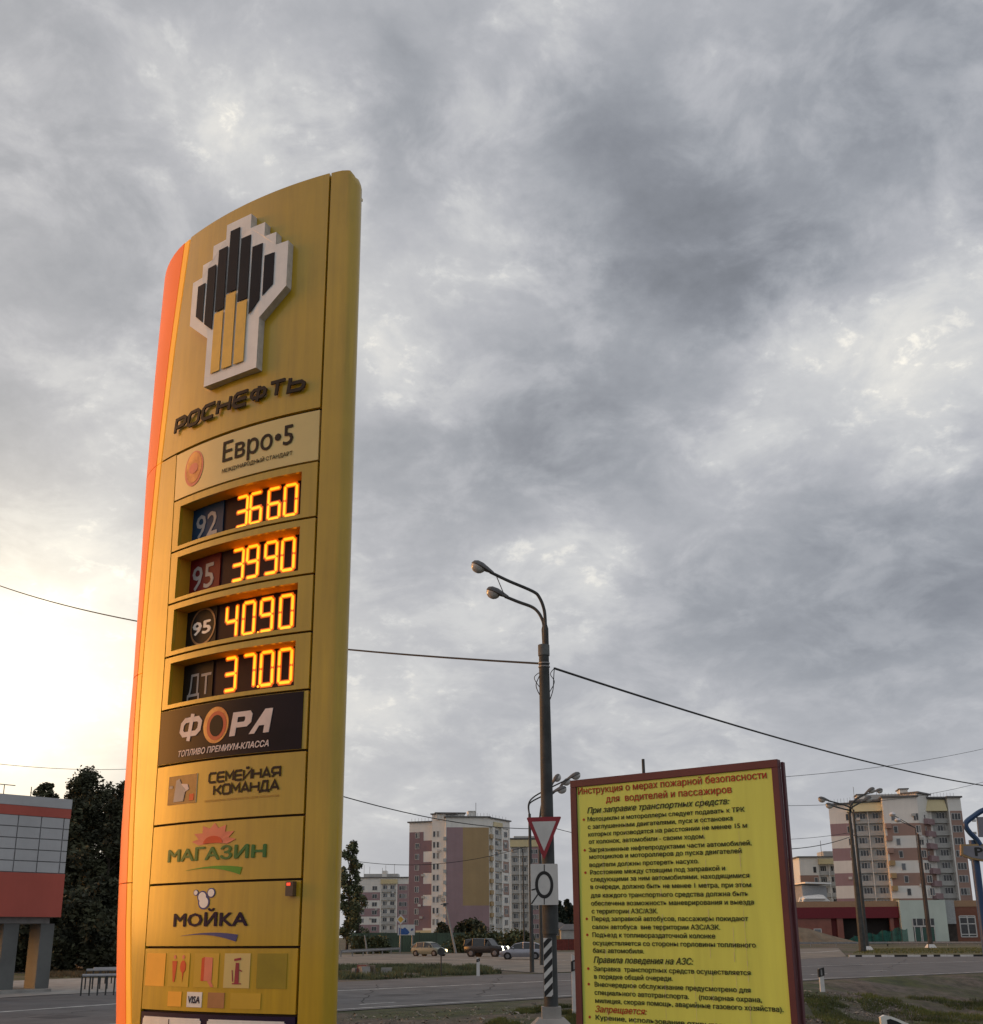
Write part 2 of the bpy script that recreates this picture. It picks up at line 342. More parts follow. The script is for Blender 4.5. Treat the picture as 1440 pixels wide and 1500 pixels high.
# a square-cornered stroke alphabet for the wide logotypes; units: letter 1 wide 1 tall
def rr(x0, y0, x1, y1, c=.18): return [(x0 + c, y0), (x1 - c, y0), (x1, y0 + c), (x1, y1 - c), (x1 - c, y1), (x0 + c, y1), (x0, y1 - c), (x0, y0 + c), (x0 + c, y0)]
SF = {'Р': [[(0, 0), (0, 1), (.82, 1), (1, .85), (1, .52), (.82, .38), (0, .38)]], 'О': [rr(0, 0, 1, 1)], 'С': [[(1, 1), (.18, 1), (0, .82), (0, .18), (.18, 0), (1, 0)]],
 'Н': [[(0, 0), (0, 1)], [(1, 0), (1, 1)], [(0, .5), (1, .5)]], 'Е': [[(1, 1), (.18, 1), (0, .82), (0, .18), (.18, 0), (1, 0)], [(0, .5), (.95, .5)]],
 'Ф': [rr(0, .22, 1, .82, .15), [(.5, -.08), (.5, 1.06)]], 'Т': [[(0, 1), (1, 1)], [(.5, 1), (.5, 0)]], 'Ь': [[(0, 1), (0, 0), (.82, 0), (1, .15), (1, .42), (.82, .57), (0, .57)]],
 'М': [[(0, 0), (0, 1), (.5, .35), (1, 1), (1, 0)]], 'Й': [[(0, 1), (0, 0), (1, 1), (1, 0)], [(.3, 1.3), (.42, 1.2), (.58, 1.2), (.7, 1.3)]], 'А': [[(0, 0), (.5, 1), (1, 0)], [(.2, .3), (.8, .3)]],
 'Я': [[(1, 0), (1, 1), (.18, 1), (0, .85), (0, .52), (.18, .4), (1, .4)], [(.45, .4), (0, 0)]], 'К': [[(0, 0), (0, 1)], [(0, .5), (.45, .5), (1, 1)], [(.4, .5), (1, 0)]],
 'Д': [[(.1, 0), (.35, 1), (.85, 1), (.85, 0)], [(-.05, -.22), (-.05, 0), (1.02, 0), (1.02, -.22)]]}
def strokes_mb(txt, fn, a0, a1, b0, b1, d, w, gap=.28, shear=0., thick=0., adv=None):
    mb = MB(); n = len(txt); u = 1.0 / (n + gap * (n - 1)); L = a1 - a0; dd = 0
    for i, ch in enumerate(txt):
        x0 = i * (1 + gap) * u
        for st in SF.get(ch, []):
            dd += 1; pts = [Vector((a0 + (x0 + (p[0] + shear * (p[1] - .5)) * u) * L, b0 + p[1] * (b1 - b0))) for p in st]
            closed = (pts[0] - pts[-1]).length < 1e-6
            if closed: pts = pts[:-1]
            m = len(pts); ring = []
            for k in range(m):
                p = pts[k]; a = pts[(k - 1) % m] if (closed or k > 0) else None; b = pts[(k + 1) % m] if (closed or k < m - 1) else None
                d1 = (p - a).normalized() if a is not None else (b - p).normalized(); d2 = (b - p).normalized() if b is not None else d1
                t = (d1 + d2).normalized(); nn = Vector((-t.y, t.x)); ml = w / 2 / max(.5, nn.dot(Vector((-d1.y, d1.x))))
                ring.append((p + nn * ml, p - nn * ml))
            seq = list(range(m)) + ([0] if closed else [])
            dz_ = d + dd % 3 * .0006
            for k, k2 in zip(seq[:-1], seq[1:]):
                q = [ring[k][0], ring[k2][0], ring[k2][1], ring[k][1]]
                if thick: mb.prism([(x.x, x.y) for x in q], fn, dz_ - thick, dz_)
                else: mb.add([fn(x.x, x.y, dz_) for x in q], [(0, 1, 2, 3)])
    return mb

# ------------------------------------------------------------------ ground and roads
NEAR = [gnd(*p) for p in [(500, 1479), (800, 1461), (1200, 1434), (1440, 1424)]]
NEAR = [Vector((-32, 4, 0)), Vector((-14, 22.5, 0))] + NEAR + [Vector((60, 92, 0)), Vector((140, 165, 0))]
def far_z(Y): return 0. if Y < 175 else min(1.3, (Y - 175) * .0075)
from mathutils import noise as mn
def near_side(x, y):      # metres from the near edge of the main road towards the camera
    best = 1e9; sg = 1
    for a, b in zip(NEAR[:-1], NEAR[1:]):
        ab = b - a; t = max(0, min(1, ((x - a.x) * ab.x + (y - a.y) * ab.y) / (ab.x ** 2 + ab.y ** 2)))
        q = a + ab * t; dd = math.hypot(x - q.x, y - q.y)
        if dd < best: best = dd; sg = 1 if (ab.x * (y - a.y) - ab.y * (x - a.x)) < 0 else -1
    return best * sg
def terrain(x, y):
    z = far_z(y) - .012
    d = near_side(x, y) - 1.2 if 8 < y < 90 and -30 < x < 60 else 0
    if d > 0:
        k = min(1, d / 2.5)
        z += k * (.16 * mn.fractal(Vector((x * .35, y * .35, 0)), 1, 2, 4) + .05 * mn.noise(Vector((x * 2, y * 2, 3))))
        if x > 4:
            q = max(0, min(1, (d - 2.2) / 6)); q = q * q * (3 - 2 * q); z += min(1, (x - 4) / 2.5) * (.12 * math.exp(-((d - 2) / 1.2) ** 2) - .85 * q + .10 * q * mn.fractal(Vector((x * .9, y * .9, 5)), 1, 2, 4))
    return z
xs = sorted(set([round(v, 2) for v in list(np.arange(-26, 40, .55)) + list(np.geomspace(40, 3000, 22)) + list(-np.geomspace(27, 3000, 22))]))
ys = sorted(set([round(v, 2) for v in [-300, -100, -40, -10, 0, 8, 14] + list(np.arange(16, 62, .55)) + list(np.geomspace(63, 4000, 60))]))
gm = MB(); nx = len(xs)
gm.v = [(x, y, terrain(x, y)) for y in ys for x in xs]
for j in range(len(ys) - 1):
    for i in range(nx - 1): gm.f.append((j * nx + i, j * nx + i + 1, (j + 1) * nx + i + 1, (j + 1) * nx + i)); gm.m.append(0)
GM = bpy.data.materials.new('verge_ground'); GM.use_nodes = True; t = GM.node_tree; b = t.nodes['Principled BSDF']; b.inputs['Roughness'].default_value = .95
g = N(t, 'ShaderNodeNewGeometry')
def ramp2(t, f, a, bb, p0=.4, p1=.6):
    r = N(t, 'ShaderNodeValToRGB'); t.links.new(f, r.inputs[0]); r.color_ramp.elements[0].position = p0; r.color_ramp.elements[1].position = p1
    r.color_ramp.elements[0].color = (*a, 1); r.color_ramp.elements[1].color = (*bb, 1); return r.outputs[0]
cd = ramp2(t, noise(t, g.outputs['Position'], 2.2, 10, .7), (.07, .055, .042), (.15, .12, .095)); cg = ramp2(t, noise(t, g.outputs['Position'], 1.4, 8, .6), (.035, .045, .015), (.07, .08, .025))
mx = N(t, 'ShaderNodeMix', data_type='RGBA'); t.links.new(ramp2(t, noise(t, g.outputs['Position'], .16, 6, .65, loc=(2, 9, 0)), (0, 0, 0), (1, 1, 1), .44, .56), mx.inputs[0])
t.links.new(cd, mx.inputs[6]); t.links.new(cg, mx.inputs[7]); t.links.new(mx.outputs[2], b.inputs['Base Color'])
bn = N(t, 'ShaderNodeBump'); bn.inputs['Strength'].default_value = 1; bn.inputs['Distance'].default_value = .06; t.links.new(noise(t, g.outputs['Position'], 5, 10, .7), bn.inputs['Height']); t.links.new(bn.outputs[0], b.inputs['Normal'])
kind(obj('ground', gm, GM, smooth=True, flip=False), 'structure')

def sheet(name, pts, m, z, k='structure'):
    mb = MB(); mb.add([(p.x, p.y, z + far_z(p.y)) for p in pts], [tuple(range(len(pts)))])
    o = obj(name, mb, m, flip=False)
    bm = bmesh.new(); bm.from_mesh(o.data); bmesh.ops.triangulate(bm, faces=bm.faces)
    for f in bm.faces:
        if f.normal.z < 0: f.normal_flip()
    bm.to_mesh(o.data); bm.free(); return kind(o, k)
def off(pl, d):
    out = []
    for i, p in enumerate(pl):
        a = pl[max(0, i - 1)]; b = pl[min(len(pl) - 1, i + 1)]; tdir = (b - a).normalized(); out.append(p + Vector((tdir.y, -tdir.x, 0)) * d)
    return out
FARL = [Vector((-45, 4, 0)), Vector((-26, 21, 0))] + [gnd(*p) for p in [(0, 1483), (170, 1471), (490, 1452), (842, 1436), (1170, 1416), (1440, 1408)]] + [Vector((70, 135, 0)), Vector((150, 230, 0))]
FARE = [Vector((-60, 14, 0))] + [gnd(*p) for p in [(-60, 1466), (60, 1458), (190, 1452), (490, 1439), (705, 1429), (842, 1425), (1170, 1402), (1440, 1400.5)]] + [Vector((80, 160, 0)), Vector((160, 260, 0))]
sheet('road', off(NEAR, .55) + list(reversed(FARE)), ASPH, .006)
def strip(name, pl, w, z, m=LINE):
    a, bb = off(pl, w / 2), off(pl, -w / 2); mb = MB(); n = len(pl)
    mb.add([(p.x, p.y, z + far_z(p.y)) for p in a] + [(p.x, p.y, z + far_z(p.y)) for p in bb], [(i, i + 1, n + i + 1, n + i) for i in range(n - 1)])
    o = obj(name, mb, m, flip=False)
    bm = bmesh.new(); bm.from_mesh(o.data)
    for f in bm.faces:
        if f.normal.z < 0: f.normal_flip()
    bm.to_mesh(o.data); bm.free(); return kind(o, 'structure')
strip('road_edge_line', NEAR, .16, .012); strip('road_edge_line', FARL, .22, .012)
PATCH = mat('asphalt_patch', (.065, .065, .068), .9, .2, 2, bump=.5, bscale=30)
for (x0, y0, x1, y1, w) in ((560, 1459, 600, 1457, 1.1), (640, 1466, 660, 1464.6, .8), (880, 1452, 905, 1450, 1.2), (1220, 1416, 1262, 1413, 1.6), (60, 1492, 110, 1488, 1.2)): strip('asphalt_patch', [gnd(x0, y0), gnd(x1, y1)], w, .0095, PATCH)
CRK = mat('road_crack', (.03, .03, .03), .95)
for q0_, q1_ in (((500, 1463), (830, 1445)), ((530, 1470), (556, 1441)), ((700, 1462), (735, 1431)), ((1180, 1421), (1440, 1411)), ((1290, 1424), (1330, 1405)), ((20, 1490), (160, 1479)), ((600, 1452), (690, 1447))):
    a_, b_ = gnd(*q0_), gnd(*q1_); pl = [a_.lerp(b_, i / 16) + Vector((random.gauss(0, .10), random.gauss(0, .14), 0)) for i in range(17)]; strip('road_crack', pl, .05, .0105, CRK)
def line_seg(x0, y0, x1, y1, w=.14): strip('lane_dash', [gnd(x0, y0), gnd(x1, y1)], w, .0125)
line_seg(527, 1472, 579, 1468.5); line_seg(704, 1459.5, 746, 1457); line_seg(880, 1447, 915, 1445); line_seg(1188, 1428, 1212, 1426.5); line_seg(1275, 1423, 1300, 1421.5); line_seg(330, 1484, 385, 1480)
sheet('side_road', [gnd(*p) for p in [(440, 1414), (600, 1413.5), (740, 1422), (790, 1426), (960, 1418.5), (1240, 1401.2), (1228, 1389), (1160, 1390), (900, 1394), (700, 1396.5), (440, 1399)]], ASPH2, .0165)
strip('side_road_line', [gnd(620, 1404.5), gnd(700, 1406), gnd(790, 1409), gnd(900, 1404)], .25, .023)
strip('side_road_line', [gnd(1172, 1396), gnd(1200, 1395), gnd(1230, 1393)], .5, .023)
# pavement in front of the grey-and-red building on the left
sheet('pavement', [gnd(*p) for p in [(-60, 1466.5), (60, 1458.5), (190, 1452.5), (260, 1448), (260, 1432), (100, 1434), (-60, 1440)]], CONC, .02)

def kerb_line(p0, p1, n, name, label, group, first_white=True, h=.17, w=.2):
    r = thing(name, label, 'kerb', p0, None); d = (p1 - p0) / n; u = d.normalized(); nn = Vector((-u.y, u.x, 0))
    for k in range(n):
        jit = random.uniform(-.01, .01); a = p0 + d * k + u * .012; b = p0 + d * (k + 1) - u * .012; mb = MB(); hh = h + jit
        mb.hexa([a, b, b + nn * w, a + nn * w, a + Vector((0, 0, hh)), b + Vector((0, 0, hh)), b + nn * w + Vector((0, 0, hh)), a + nn * w + Vector((0, 0, hh))])
        obj('kerbstone', mb, WHT if PATT[k % len(PATT)] else BLK, r)
    return r
PATT = [1, 0, 1, 1, 0, 1, 1, 0, 0, 1, 1, 0]
kerb_line(gnd(1244, 1402), gnd(1475, 1401), 24, 'striped_kerb', 'black and white painted kerbstones along the grass strip below the brick red shops', None)
PATT = [1, 0, 1, 0]
kerb_line(gnd(70, 1419), gnd(205, 1420), 12, 'striped_kerb', 'black and white kerbstones under the dark trees on the far left', None)
# raised grass strip behind the kerb
mb = MB(); gp = [gnd(1246, 1401.3), gnd(1475, 1400.5), gnd(1475, 1386), gnd(1262, 1389)]
mb.add([(p.x, p.y, .0) for p in gp] + [(p.x, p.y, .15) for p in gp], [(4, 5, 6, 7), (0, 1, 5, 4), (1, 2, 6, 5), (2, 3, 7, 6), (3, 0, 4, 7)])
kind(obj('median', mb, mat('median_grass', (.05, .055, .02), .95, .3, .5, col2=(.11, .10, .04), bump=.6)), 'structure')

def blades(name, spots, h, w, m, label=None):
    mb = MB()
    for x, y in spots:
        z = terrain(x, y); hh = h * random.uniform(.45, 1.25); a = random.random() * 6.28; dx, dy = math.cos(a) * w, math.sin(a) * w
        lx, ly = random.gauss(0, .35) * hh, random.gauss(0, .35) * hh; n = len(mb.v)
        mb.v += [(x - dx, y - dy, z - .01), (x + dx, y + dy, z - .01), (x + lx, y + ly, z + hh)]; mb.f.append((n, n + 1, n + 2)); mb.m.append(0)
    return kind(obj(name, mb, m, flip=False), 'stuff')
def quadspots(pxq, n, thresh=-1., sc=.5, seed=0):
    q = [gnd(*p) for p in pxq]; out = []
    while len(out) < n:
        a, b = random.random(), random.random(); p = (q[0] * (1 - a) + q[1] * a) * (1 - b) + (q[3] * (1 - a) + q[2] * a) * b
        if mn.fractal(Vector((p.x * sc, p.y * sc, seed)), 1, 2, 3) > thresh: out.append((p.x, p.y))
        elif random.random() < .0005: out.append((p.x, p.y))
    return out
blades('grass', quadspots([(1300, 1500), (1500, 1500), (1500, 1438), (1165, 1452)], 30000, .02, .35, 2) + quadspots([(1168, 1515), (1320, 1515), (1300, 1450), (1168, 1452)], 9000, .12, .5, 4), .13, .012, GRASS)
blades('grass', quadspots([(690, 1515), (860, 1515), (860, 1476), (760, 1480)], 14000, -.15, .5, 5), .12, .011, GRASS)
blades('roadside_weeds', quadspots([(490, 1438), (735, 1426), (700, 1415), (490, 1416)], 16000, .0, .25, 7), .26, .03, LEAFM)
blades('median_turf', [(x, y) for x, y in quadspots([(1250, 1399.5), (1475, 1399), (1475, 1390), (1262, 1392)], 9000, -1)], .30, .05, GRASS)
blades('far_verge_grass', quadspots([(60, 1432), (210, 1432), (210, 1420), (60, 1420)], 6000, -.1, .3, 3), .2, .03, DRYG)
# clods and stones on the dug-up bank
mb = MB()
for x, y in quadspots([(1168, 1515), (1390, 1515), (1340, 1448), (1168, 1450)], 4200, -.25, .6, 8) + quadspots([(500, 1437), (720, 1427), (700, 1416), (500, 1418)], 500) + quadspots([(500, 1510), (760, 1510), (800, 1472), (500, 1486)], 500):
    s_ = random.uniform(.015, .07) * (1.8 if random.random() < .05 else 1); z = terrain(x, y)
    pts = [(x + random.uniform(-1, 1) * s_, y + random.uniform(-1, 1) * s_, z + random.uniform(-.2, .9) * s_) for _ in range(5)]
    mb.add(pts, [(0, 1, 2), (0, 2, 3), (0, 3, 4), (1, 2, 4), (2, 3, 4), (0, 1, 4)])
kind(obj('stones_and_clods', mb, mat('clod', (.17, .145, .115), .95, .4, 3, col2=(.26, .23, .19)), flip=False), 'stuff')
# heap of broken concrete between the two roads
c0 = gnd(536, 1428); r = thing('rubble_heap', 'small heap of broken brown and white slabs among weeds between the roads', 'rubble', c0)
for k in range(7):
    mb = MB(); a = random.random() * 3; w, d_, h_ = random.uniform(.15, .4), random.uniform(.1, .3), random.uniform(.2, .6); cxx = c0.x + random.uniform(-1.1, 1.1); cyy = c0.y + random.uniform(-.4, .6)
    ca, sa = math.cos(a), math.sin(a); tl = random.uniform(-.2, .2)
    mb.hexa([(cxx + x * ca - y * sa + z * tl, cyy + x * sa + y * ca, z - .05) for z in (0, h_) for x, y in ((-w, -d_), (w, -d_), (w, d_), (-w, d_))])
    obj('slab', mb, [CONC, BRICKR, DIRT][k % 3], r)

# ------------------------------------------------------------------ the fuel price stele
SR, NA = 4.5, R(-160); SC0 = Vector((0.16626, 12.02862))
def S(s, z, d=0.):
    ph = NA + s / SR; return Vector((SC0.x + (SR + d) * math.sin(ph), SC0.y + (SR + d) * math.cos(ph), z))
def interp(tab, z):
    if z <= tab[0][0]: return tab[0][1]
    for (a, x), (b2, y) in zip(tab[:-1], tab[1:]):
        if z <= b2: return x + (y - x) * (z - a) / (b2 - a)
    return tab[-1][1]
seam = lambda z: interp([(0, 1.50), (1.37, 1.655), (2.0, 1.77), (2.8, 1.86), (3.8, 1.93), (4.3, 1.946), (5.2, 1.945), (6.15, 1.916), (7.36, 1.837), (8.42, 1.719), (8.6, 1.70)], z)
rowl = lambda z: interp([(0, 1.50), (1.48, 1.534), (3.35, 1.568), (4.27, 1.586), (6.15, 1.652)], z)
capr = lambda z: interp([(0, .8), (1.4, .82), (2.8, .85), (4.2, .66), (5.2, .8), (6.3, 1.15), (8.4, 1.6)], z)
TOP = 8.42
sb = S(.8, 0)
ste = thing('price_stele', 'tall curved yellow fuel price sign with glowing orange prices and an orange-red left edge', 'fuel sign', (sb.x, sb.y + .3, 0))
def capP(z, t, d=0.):     # the rounded left end, t metres past the seam
    s0 = seam(z); r_ = capr(z); P0 = S(s0, z, 0); n0 = NA + s0 / SR; nv = Vector((math.sin(n0), math.cos(n0), 0)); c = P0 - nv * r_; a = n0 + t / r_
    return c + Vector((math.sin(a), math.cos(a), 0)) * (r_ + d)
def noseP(z, ang, d=0.):  # the rounded right end
    s0 = -.19; n0 = NA + s0 / SR; nv = Vector((math.sin(n0), math.cos(n0), 0)); rr_ = .075; c = S(s0, z) - nv * rr_; a = n0 - ang
    return c + Vector((math.sin(a), math.cos(a), 0)) * (rr_ + d)
def grid(fn, us, zs, mb, mi=None):
    n = len(us); mb.add([fn(u, z) for z in zs for u in us], [(j * n + i, j * n + i + 1, (j + 1) * n + i + 1, (j + 1) * n + i) for j in range(len(zs) - 1) for i in range(n - 1)], mi)
def slab(mb, s0, s1, z0, z1, d0, d1, fn=S, mi=None, ds=.09, nz=None):
    """curved slab; s0,s1 may be functions of z"""
    f0 = s0 if callable(s0) else (lambda z: s0); f1 = s1 if callable(s1) else (lambda z: s1)
    nz = nz or max(1, int((z1 - z0) / .35) if (callable(s0) or callable(s1)) else 1); zs = [z0 + (z1 - z0) * j / nz for j in range(nz + 1)]
    n = max(2, int(abs(f1(z0) - f0(z0)) / ds) + 1); us = [i / n for i in range(n + 1)]
    pt = lambda d: (lambda u, z: fn(f0(z) + (f1(z) - f0(z)) * u, z, d))
    grid(pt(d1), us, zs, mb, mi); grid(pt(d0), us, zs, mb, mi)
    for u in (0., 1.):
        mb.add([pt(d)(u, z) for z in zs for d in (d0, d1)], [(2 * j, 2 * j + 1, 2 * j + 3, 2 * j + 2) for j in range(nz)], mi)
    for z in (z0, z1):
        mb.add([pt(d)(u, z) for u in us for d in (d0, d1)], [(2 * j, 2 * j + 1, 2 * j + 3, 2 * j + 2) for j in range(n)], mi)
def part(name, m, parent, *a, smooth=True, **k):
    mb = MB(); slab(mb, *a, **k); return obj(name, mb, m, parent, smooth=smooth)
# core: closed body behind the panels
core = MB(); zs = [0.0] + list(np.linspace(.2, TOP - .30, 24))
def ring(z):
    s0 = seam(z); front = [S(s, z, -.20) for s in np.linspace(s0, -.17, 20)]
    return front + [noseP(min(z, 9), a, -.05) for a in np.linspace(.4, 2.6, 6)] + [S(.2, z, -.42), S(s0 * .5, z, -.50), S(s0, z, -.52)] + [capP(z, t, -.02) for t in np.linspace(1.0 * capr(z), .12, 8)]
rg = [ring(z) for z in zs]; n = len(rg[0]); core.add([p for r_ in rg for p in r_], [(j * n + i, j * n + (i + 1) % n, (j + 1) * n + (i + 1) % n, (j + 1) * n + i) for j in range(len(zs) - 1) for i in range(n)])
core.add(rg[-1], [tuple(range(n))]); obj('body', core, DARKGAP, ste)
# backing sheet for the seams, interrupted at the four display windows
WIN = [(5.25, 5.62), (4.775, 5.145), (4.31, 4.675), (3.85, 4.205)]; WS = [(.155, 1.53), (.150, 1.512), (.145, 1.505), (.142, 1.495)]
mb = MB(); slab(mb, -.18, lambda z: seam(z) - .01, 0.05, 3.83, -.05, -.034); slab(mb, -.18, lambda z: seam(z) - .01, 5.66, TOP - .03, -.05, -.034); slab(mb, -.18, .12, 3.83, 5.66, -.05, -.034); slab(mb, 1.56, lambda z: seam(z) - .01, 3.83, 5.66, -.05, -.034)
obj('seam_backing', mb, DARKGAP, ste)
# left end: amber strip then the red band; right cover
def cap_part(name, m, t0, t1, z0, z1, d0=-.03, d1=0., nt_=6):
    mb = MB(); zs = list(np.linspace(z0, z1, max(2, int((z1 - z0) / .3)))); us = [i / nt_ for i in range(nt_ + 1)]
    f = lambda d: (lambda u, z: capP(z, (t0(z) if callable(t0) else t0) * (1 - u) + (t1(z) if callable(t1) else t1) * u, d))
    grid(f(d1), us, zs, mb); grid(f(d0), us, zs, mb)
    for u in (0., 1.): mb.add([f(d)(u, z) for z in zs for d in (d0, d1)], [(2 * j, 2 * j + 1, 2 * j + 3, 2 * j + 2) for j in range(len(zs) - 1)])
    for z in (z0, z1): mb.add([f(d)(u, z) for u in us for d in (d0, d1)], [(2 * j, 2 * j + 1, 2 * j + 3, 2 * j + 2) for j in range(nt_)])
    return obj(name, mb, m, ste, smooth=True)
yb = lambda z: .085 + .02 * (z / 8.4)
cuts = [.02, 2.44, 4.20, 6.16, TOP + .0]
for a, b2 in zip(cuts[:-1], cuts[1:]):
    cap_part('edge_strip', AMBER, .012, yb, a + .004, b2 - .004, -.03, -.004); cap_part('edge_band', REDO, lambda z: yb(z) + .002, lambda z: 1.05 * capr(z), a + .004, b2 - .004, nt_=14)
mb = MB(); zs2 = list(np.linspace(.02, TOP - .10, 12)) + [TOP - .05, TOP - .02, TOP - .004]
def cov(u, z, d=0.):
    drop = .0 if u < .12 else min(.075, .07 * ((u - .12) / .40) ** 2); z = z - drop * max(0, (z - 7.4)) / (TOP - 7.4); k = max(0, (z - (TOP - drop) + .12) / .12); sh = k ** 2 * .03
    return S(-.008 - .182 * u / .35, z, d) if u <= .35 else noseP(z, (u - .35) / .65 * 2.9, d - sh)
us = [0, .1, .2, .3] + list(np.linspace(.35, 1, 12)); grid(cov, us, zs2, mb); grid(lambda u, z: cov(u, z, -.03), us, zs2, mb)
mb.add([cov(u, TOP - .004, d) for u in us for d in (0, -.03)], [(2 * j, 2 * j + 1, 2 * j + 3, 2 * j + 2) for j in range(len(us) - 1)])
mb.add([cov(0, z, d) for z in zs2 for d in (0, -.03)], [(2 * j, 2 * j + 1, 2 * j + 3, 2 * j + 2) for j in range(len(zs2) - 1)])
obj('end_cover', mb, YELLOW, ste, smooth=True)
mb = MB(); slab(mb, -.12, lambda z: seam(z), TOP - .03, TOP - .006, -.4, -.032); obj('top_cap', mb, YELLOW, ste)
# panels
top = part('panel', YELLOW, ste, .012, lambda z: seam(z) - .014, 6.166, TOP, -.03, 0)
lefts = part('panel', YELLOW, ste, lambda z: rowl(z) + .006, lambda z: seam(z) - .014, .05, 6.148, -.03, 0)
rowz = [6.148, 5.69, 5.207, 4.733, 4.265, 3.808, 3.346, 2.868, 2.408, 1.938, 1.478, .75]
GAP = .009
def row(i, m=YELLOW): return part('panel', m, ste, .012, lambda z: rowl(z) - .006, rowz[i + 1] + GAP, rowz[i] - GAP, -.03, 0)
neg = lambda s, z, d=0.: S(s, z, d)
def ellipse(cs, cz, rs, rz, n=28, rot=0.): return [(cs + math.cos(a) * rs * math.cos(rot) - math.sin(a) * rz * math.sin(rot), cz + math.cos(a) * rs * math.sin(rot) + math.sin(a) * rz * math.cos(rot)) for a in [2 * math.pi * k / n for k in range(n)]]
def plate(name, m, parent, poly, d0, d1, side=None):
    mb = MB(); mb.prism(poly, S, d0, d1, 0, 1 if side else 0); return obj(name, mb, [m, side] if side else m, parent)
def words(txt, m, parent, s_left, s_right, zb, cap, d=.004, name='lettering', **k): return obj(name, text_mb(txt, S, s_left, s_right, zb, cap, d, **k), m, parent, flip=False)
# emblem
c = .918; T_ = [(.147, 8.21), (.147, 8.06), (.30, 8.06), (.30, 7.915), (.432, 7.915), (.432, 7.786), (.573, 7.786)]
out = [(c + a, z) for a, z in [(.147, 8.21), (.147, 8.06), (.31, 8.06), (.31, 7.915), (.44, 7.915), (.44, 7.786), (.572, 7.786), (.572, 7.341), (.305, 7.112), (.305, 6.634)]]
out = out + [(2 * c - a, z) for a, z in reversed(out)]
emb = obj('emblem', (lambda mb: (mb.prism(out, S, 0.001, .075, 0, 1), mb)[1])(MB()), [WHITE, WHITED], top)
bars = [(1.402, 1.303, 7.706, 7.397, 7.303), (1.275, 1.169, 7.842, 7.273, 7.179), (1.143, 1.035, 7.976, 7.344, 7.344), (1.008, .895, 8.118, 7.482, 7.482), (.868, .757, 7.986, 7.346, 7.346), (.73, .618, 7.848, 7.178, 7.284), (.588, .482, 7.710, 7.314, 7.397)]
for a, b2, zt, zl, zr in bars: plate('emblem_bar', BLACKB, emb, [(a, zt), (b2, zt), (b2, zr), (a, zl)], .0755, .081)
for a, b2, zt in [(1.143, 1.035, 7.324), (1.008, .895, 7.464), (.868, .757, 7.333)]: plate('emblem_bar', GOLDB, emb, [(a, zt), (b2, zt), (b2, 6.735), (a, 6.735)], .0755, .081)
obj('lettering', strokes_mb('РОСНЕФТЬ', S, 1.66, .155, 6.352, 6.474, .030, .031, gap=.36, shear=.12, thick=.012), [CHAR], top)
# Euro-5 row
p = row(0, BEIGE)
words('Евро•5', CHAR, p, 1.0, .252, 5.885, .185, bold=.012)
words('МЕЖДУНАРОДНЫЙ СТАНДАРТ', CHAR, p, .997, .252, 5.783, .036, bold=.01)
for rs, rz, m_, dd, dc in ((.125, .165, PINKF, .004, 0), (.105, .145, ORRING, .006, .01), (.06, .05, PINKF, .008, .0)): plate('drop_logo', m_, p, ellipse(1.37, 5.93 + dc, rs, rz), .001, dd)
# price rows
SEG = {'0': 'abcdef', '3': 'abcdg', '6': 'acdefg', '9': 'abcdfg', '4': 'bcfg', '7': 'abc'}
def seg_poly(k, W, H, t):
    h = H / 2; b_ = t * .5; g_ = .004
    q = {'a': (0, H, W, H), 'g': (0, h, W, h), 'd': (0, 0, W, 0), 'f': (0, h, 0, H), 'b': (W, h, W, H), 'e': (0, 0, 0, h), 'c': (W, 0, W, h)}[k]
    x0, y0, x1, y1 = q
    if y0 == y1: return [(x0 + g_, y0), (x0 + g_ + b_, y0 + b_), (x1 - g_ - b_, y0 + b_), (x1 - g_, y0), (x1 - g_ - b_, y0 - b_), (x0 + g_ + b_, y0 - b_)]
    return [(x0, y0 + g_), (x0 - b_, y0 + g_ + b_), (x0 - b_, y1 - g_ - b_), (x0, y1 - g_), (x0 + b_, y1 - g_ - b_), (x0 + b_, y0 + g_ + b_)]
PR = [('92', '3660', (.955, .797, .597, .425), 5.312, BLUET), ('95', '3990', (.965, .80, .60, .425), 4.838, REDT), ('95', '4090', (1.0, .805, .615, .415), 4.352, BLACKT), ('ДТ', '3700', (.975, .772, .585, .40), 3.905, BLACKT)]
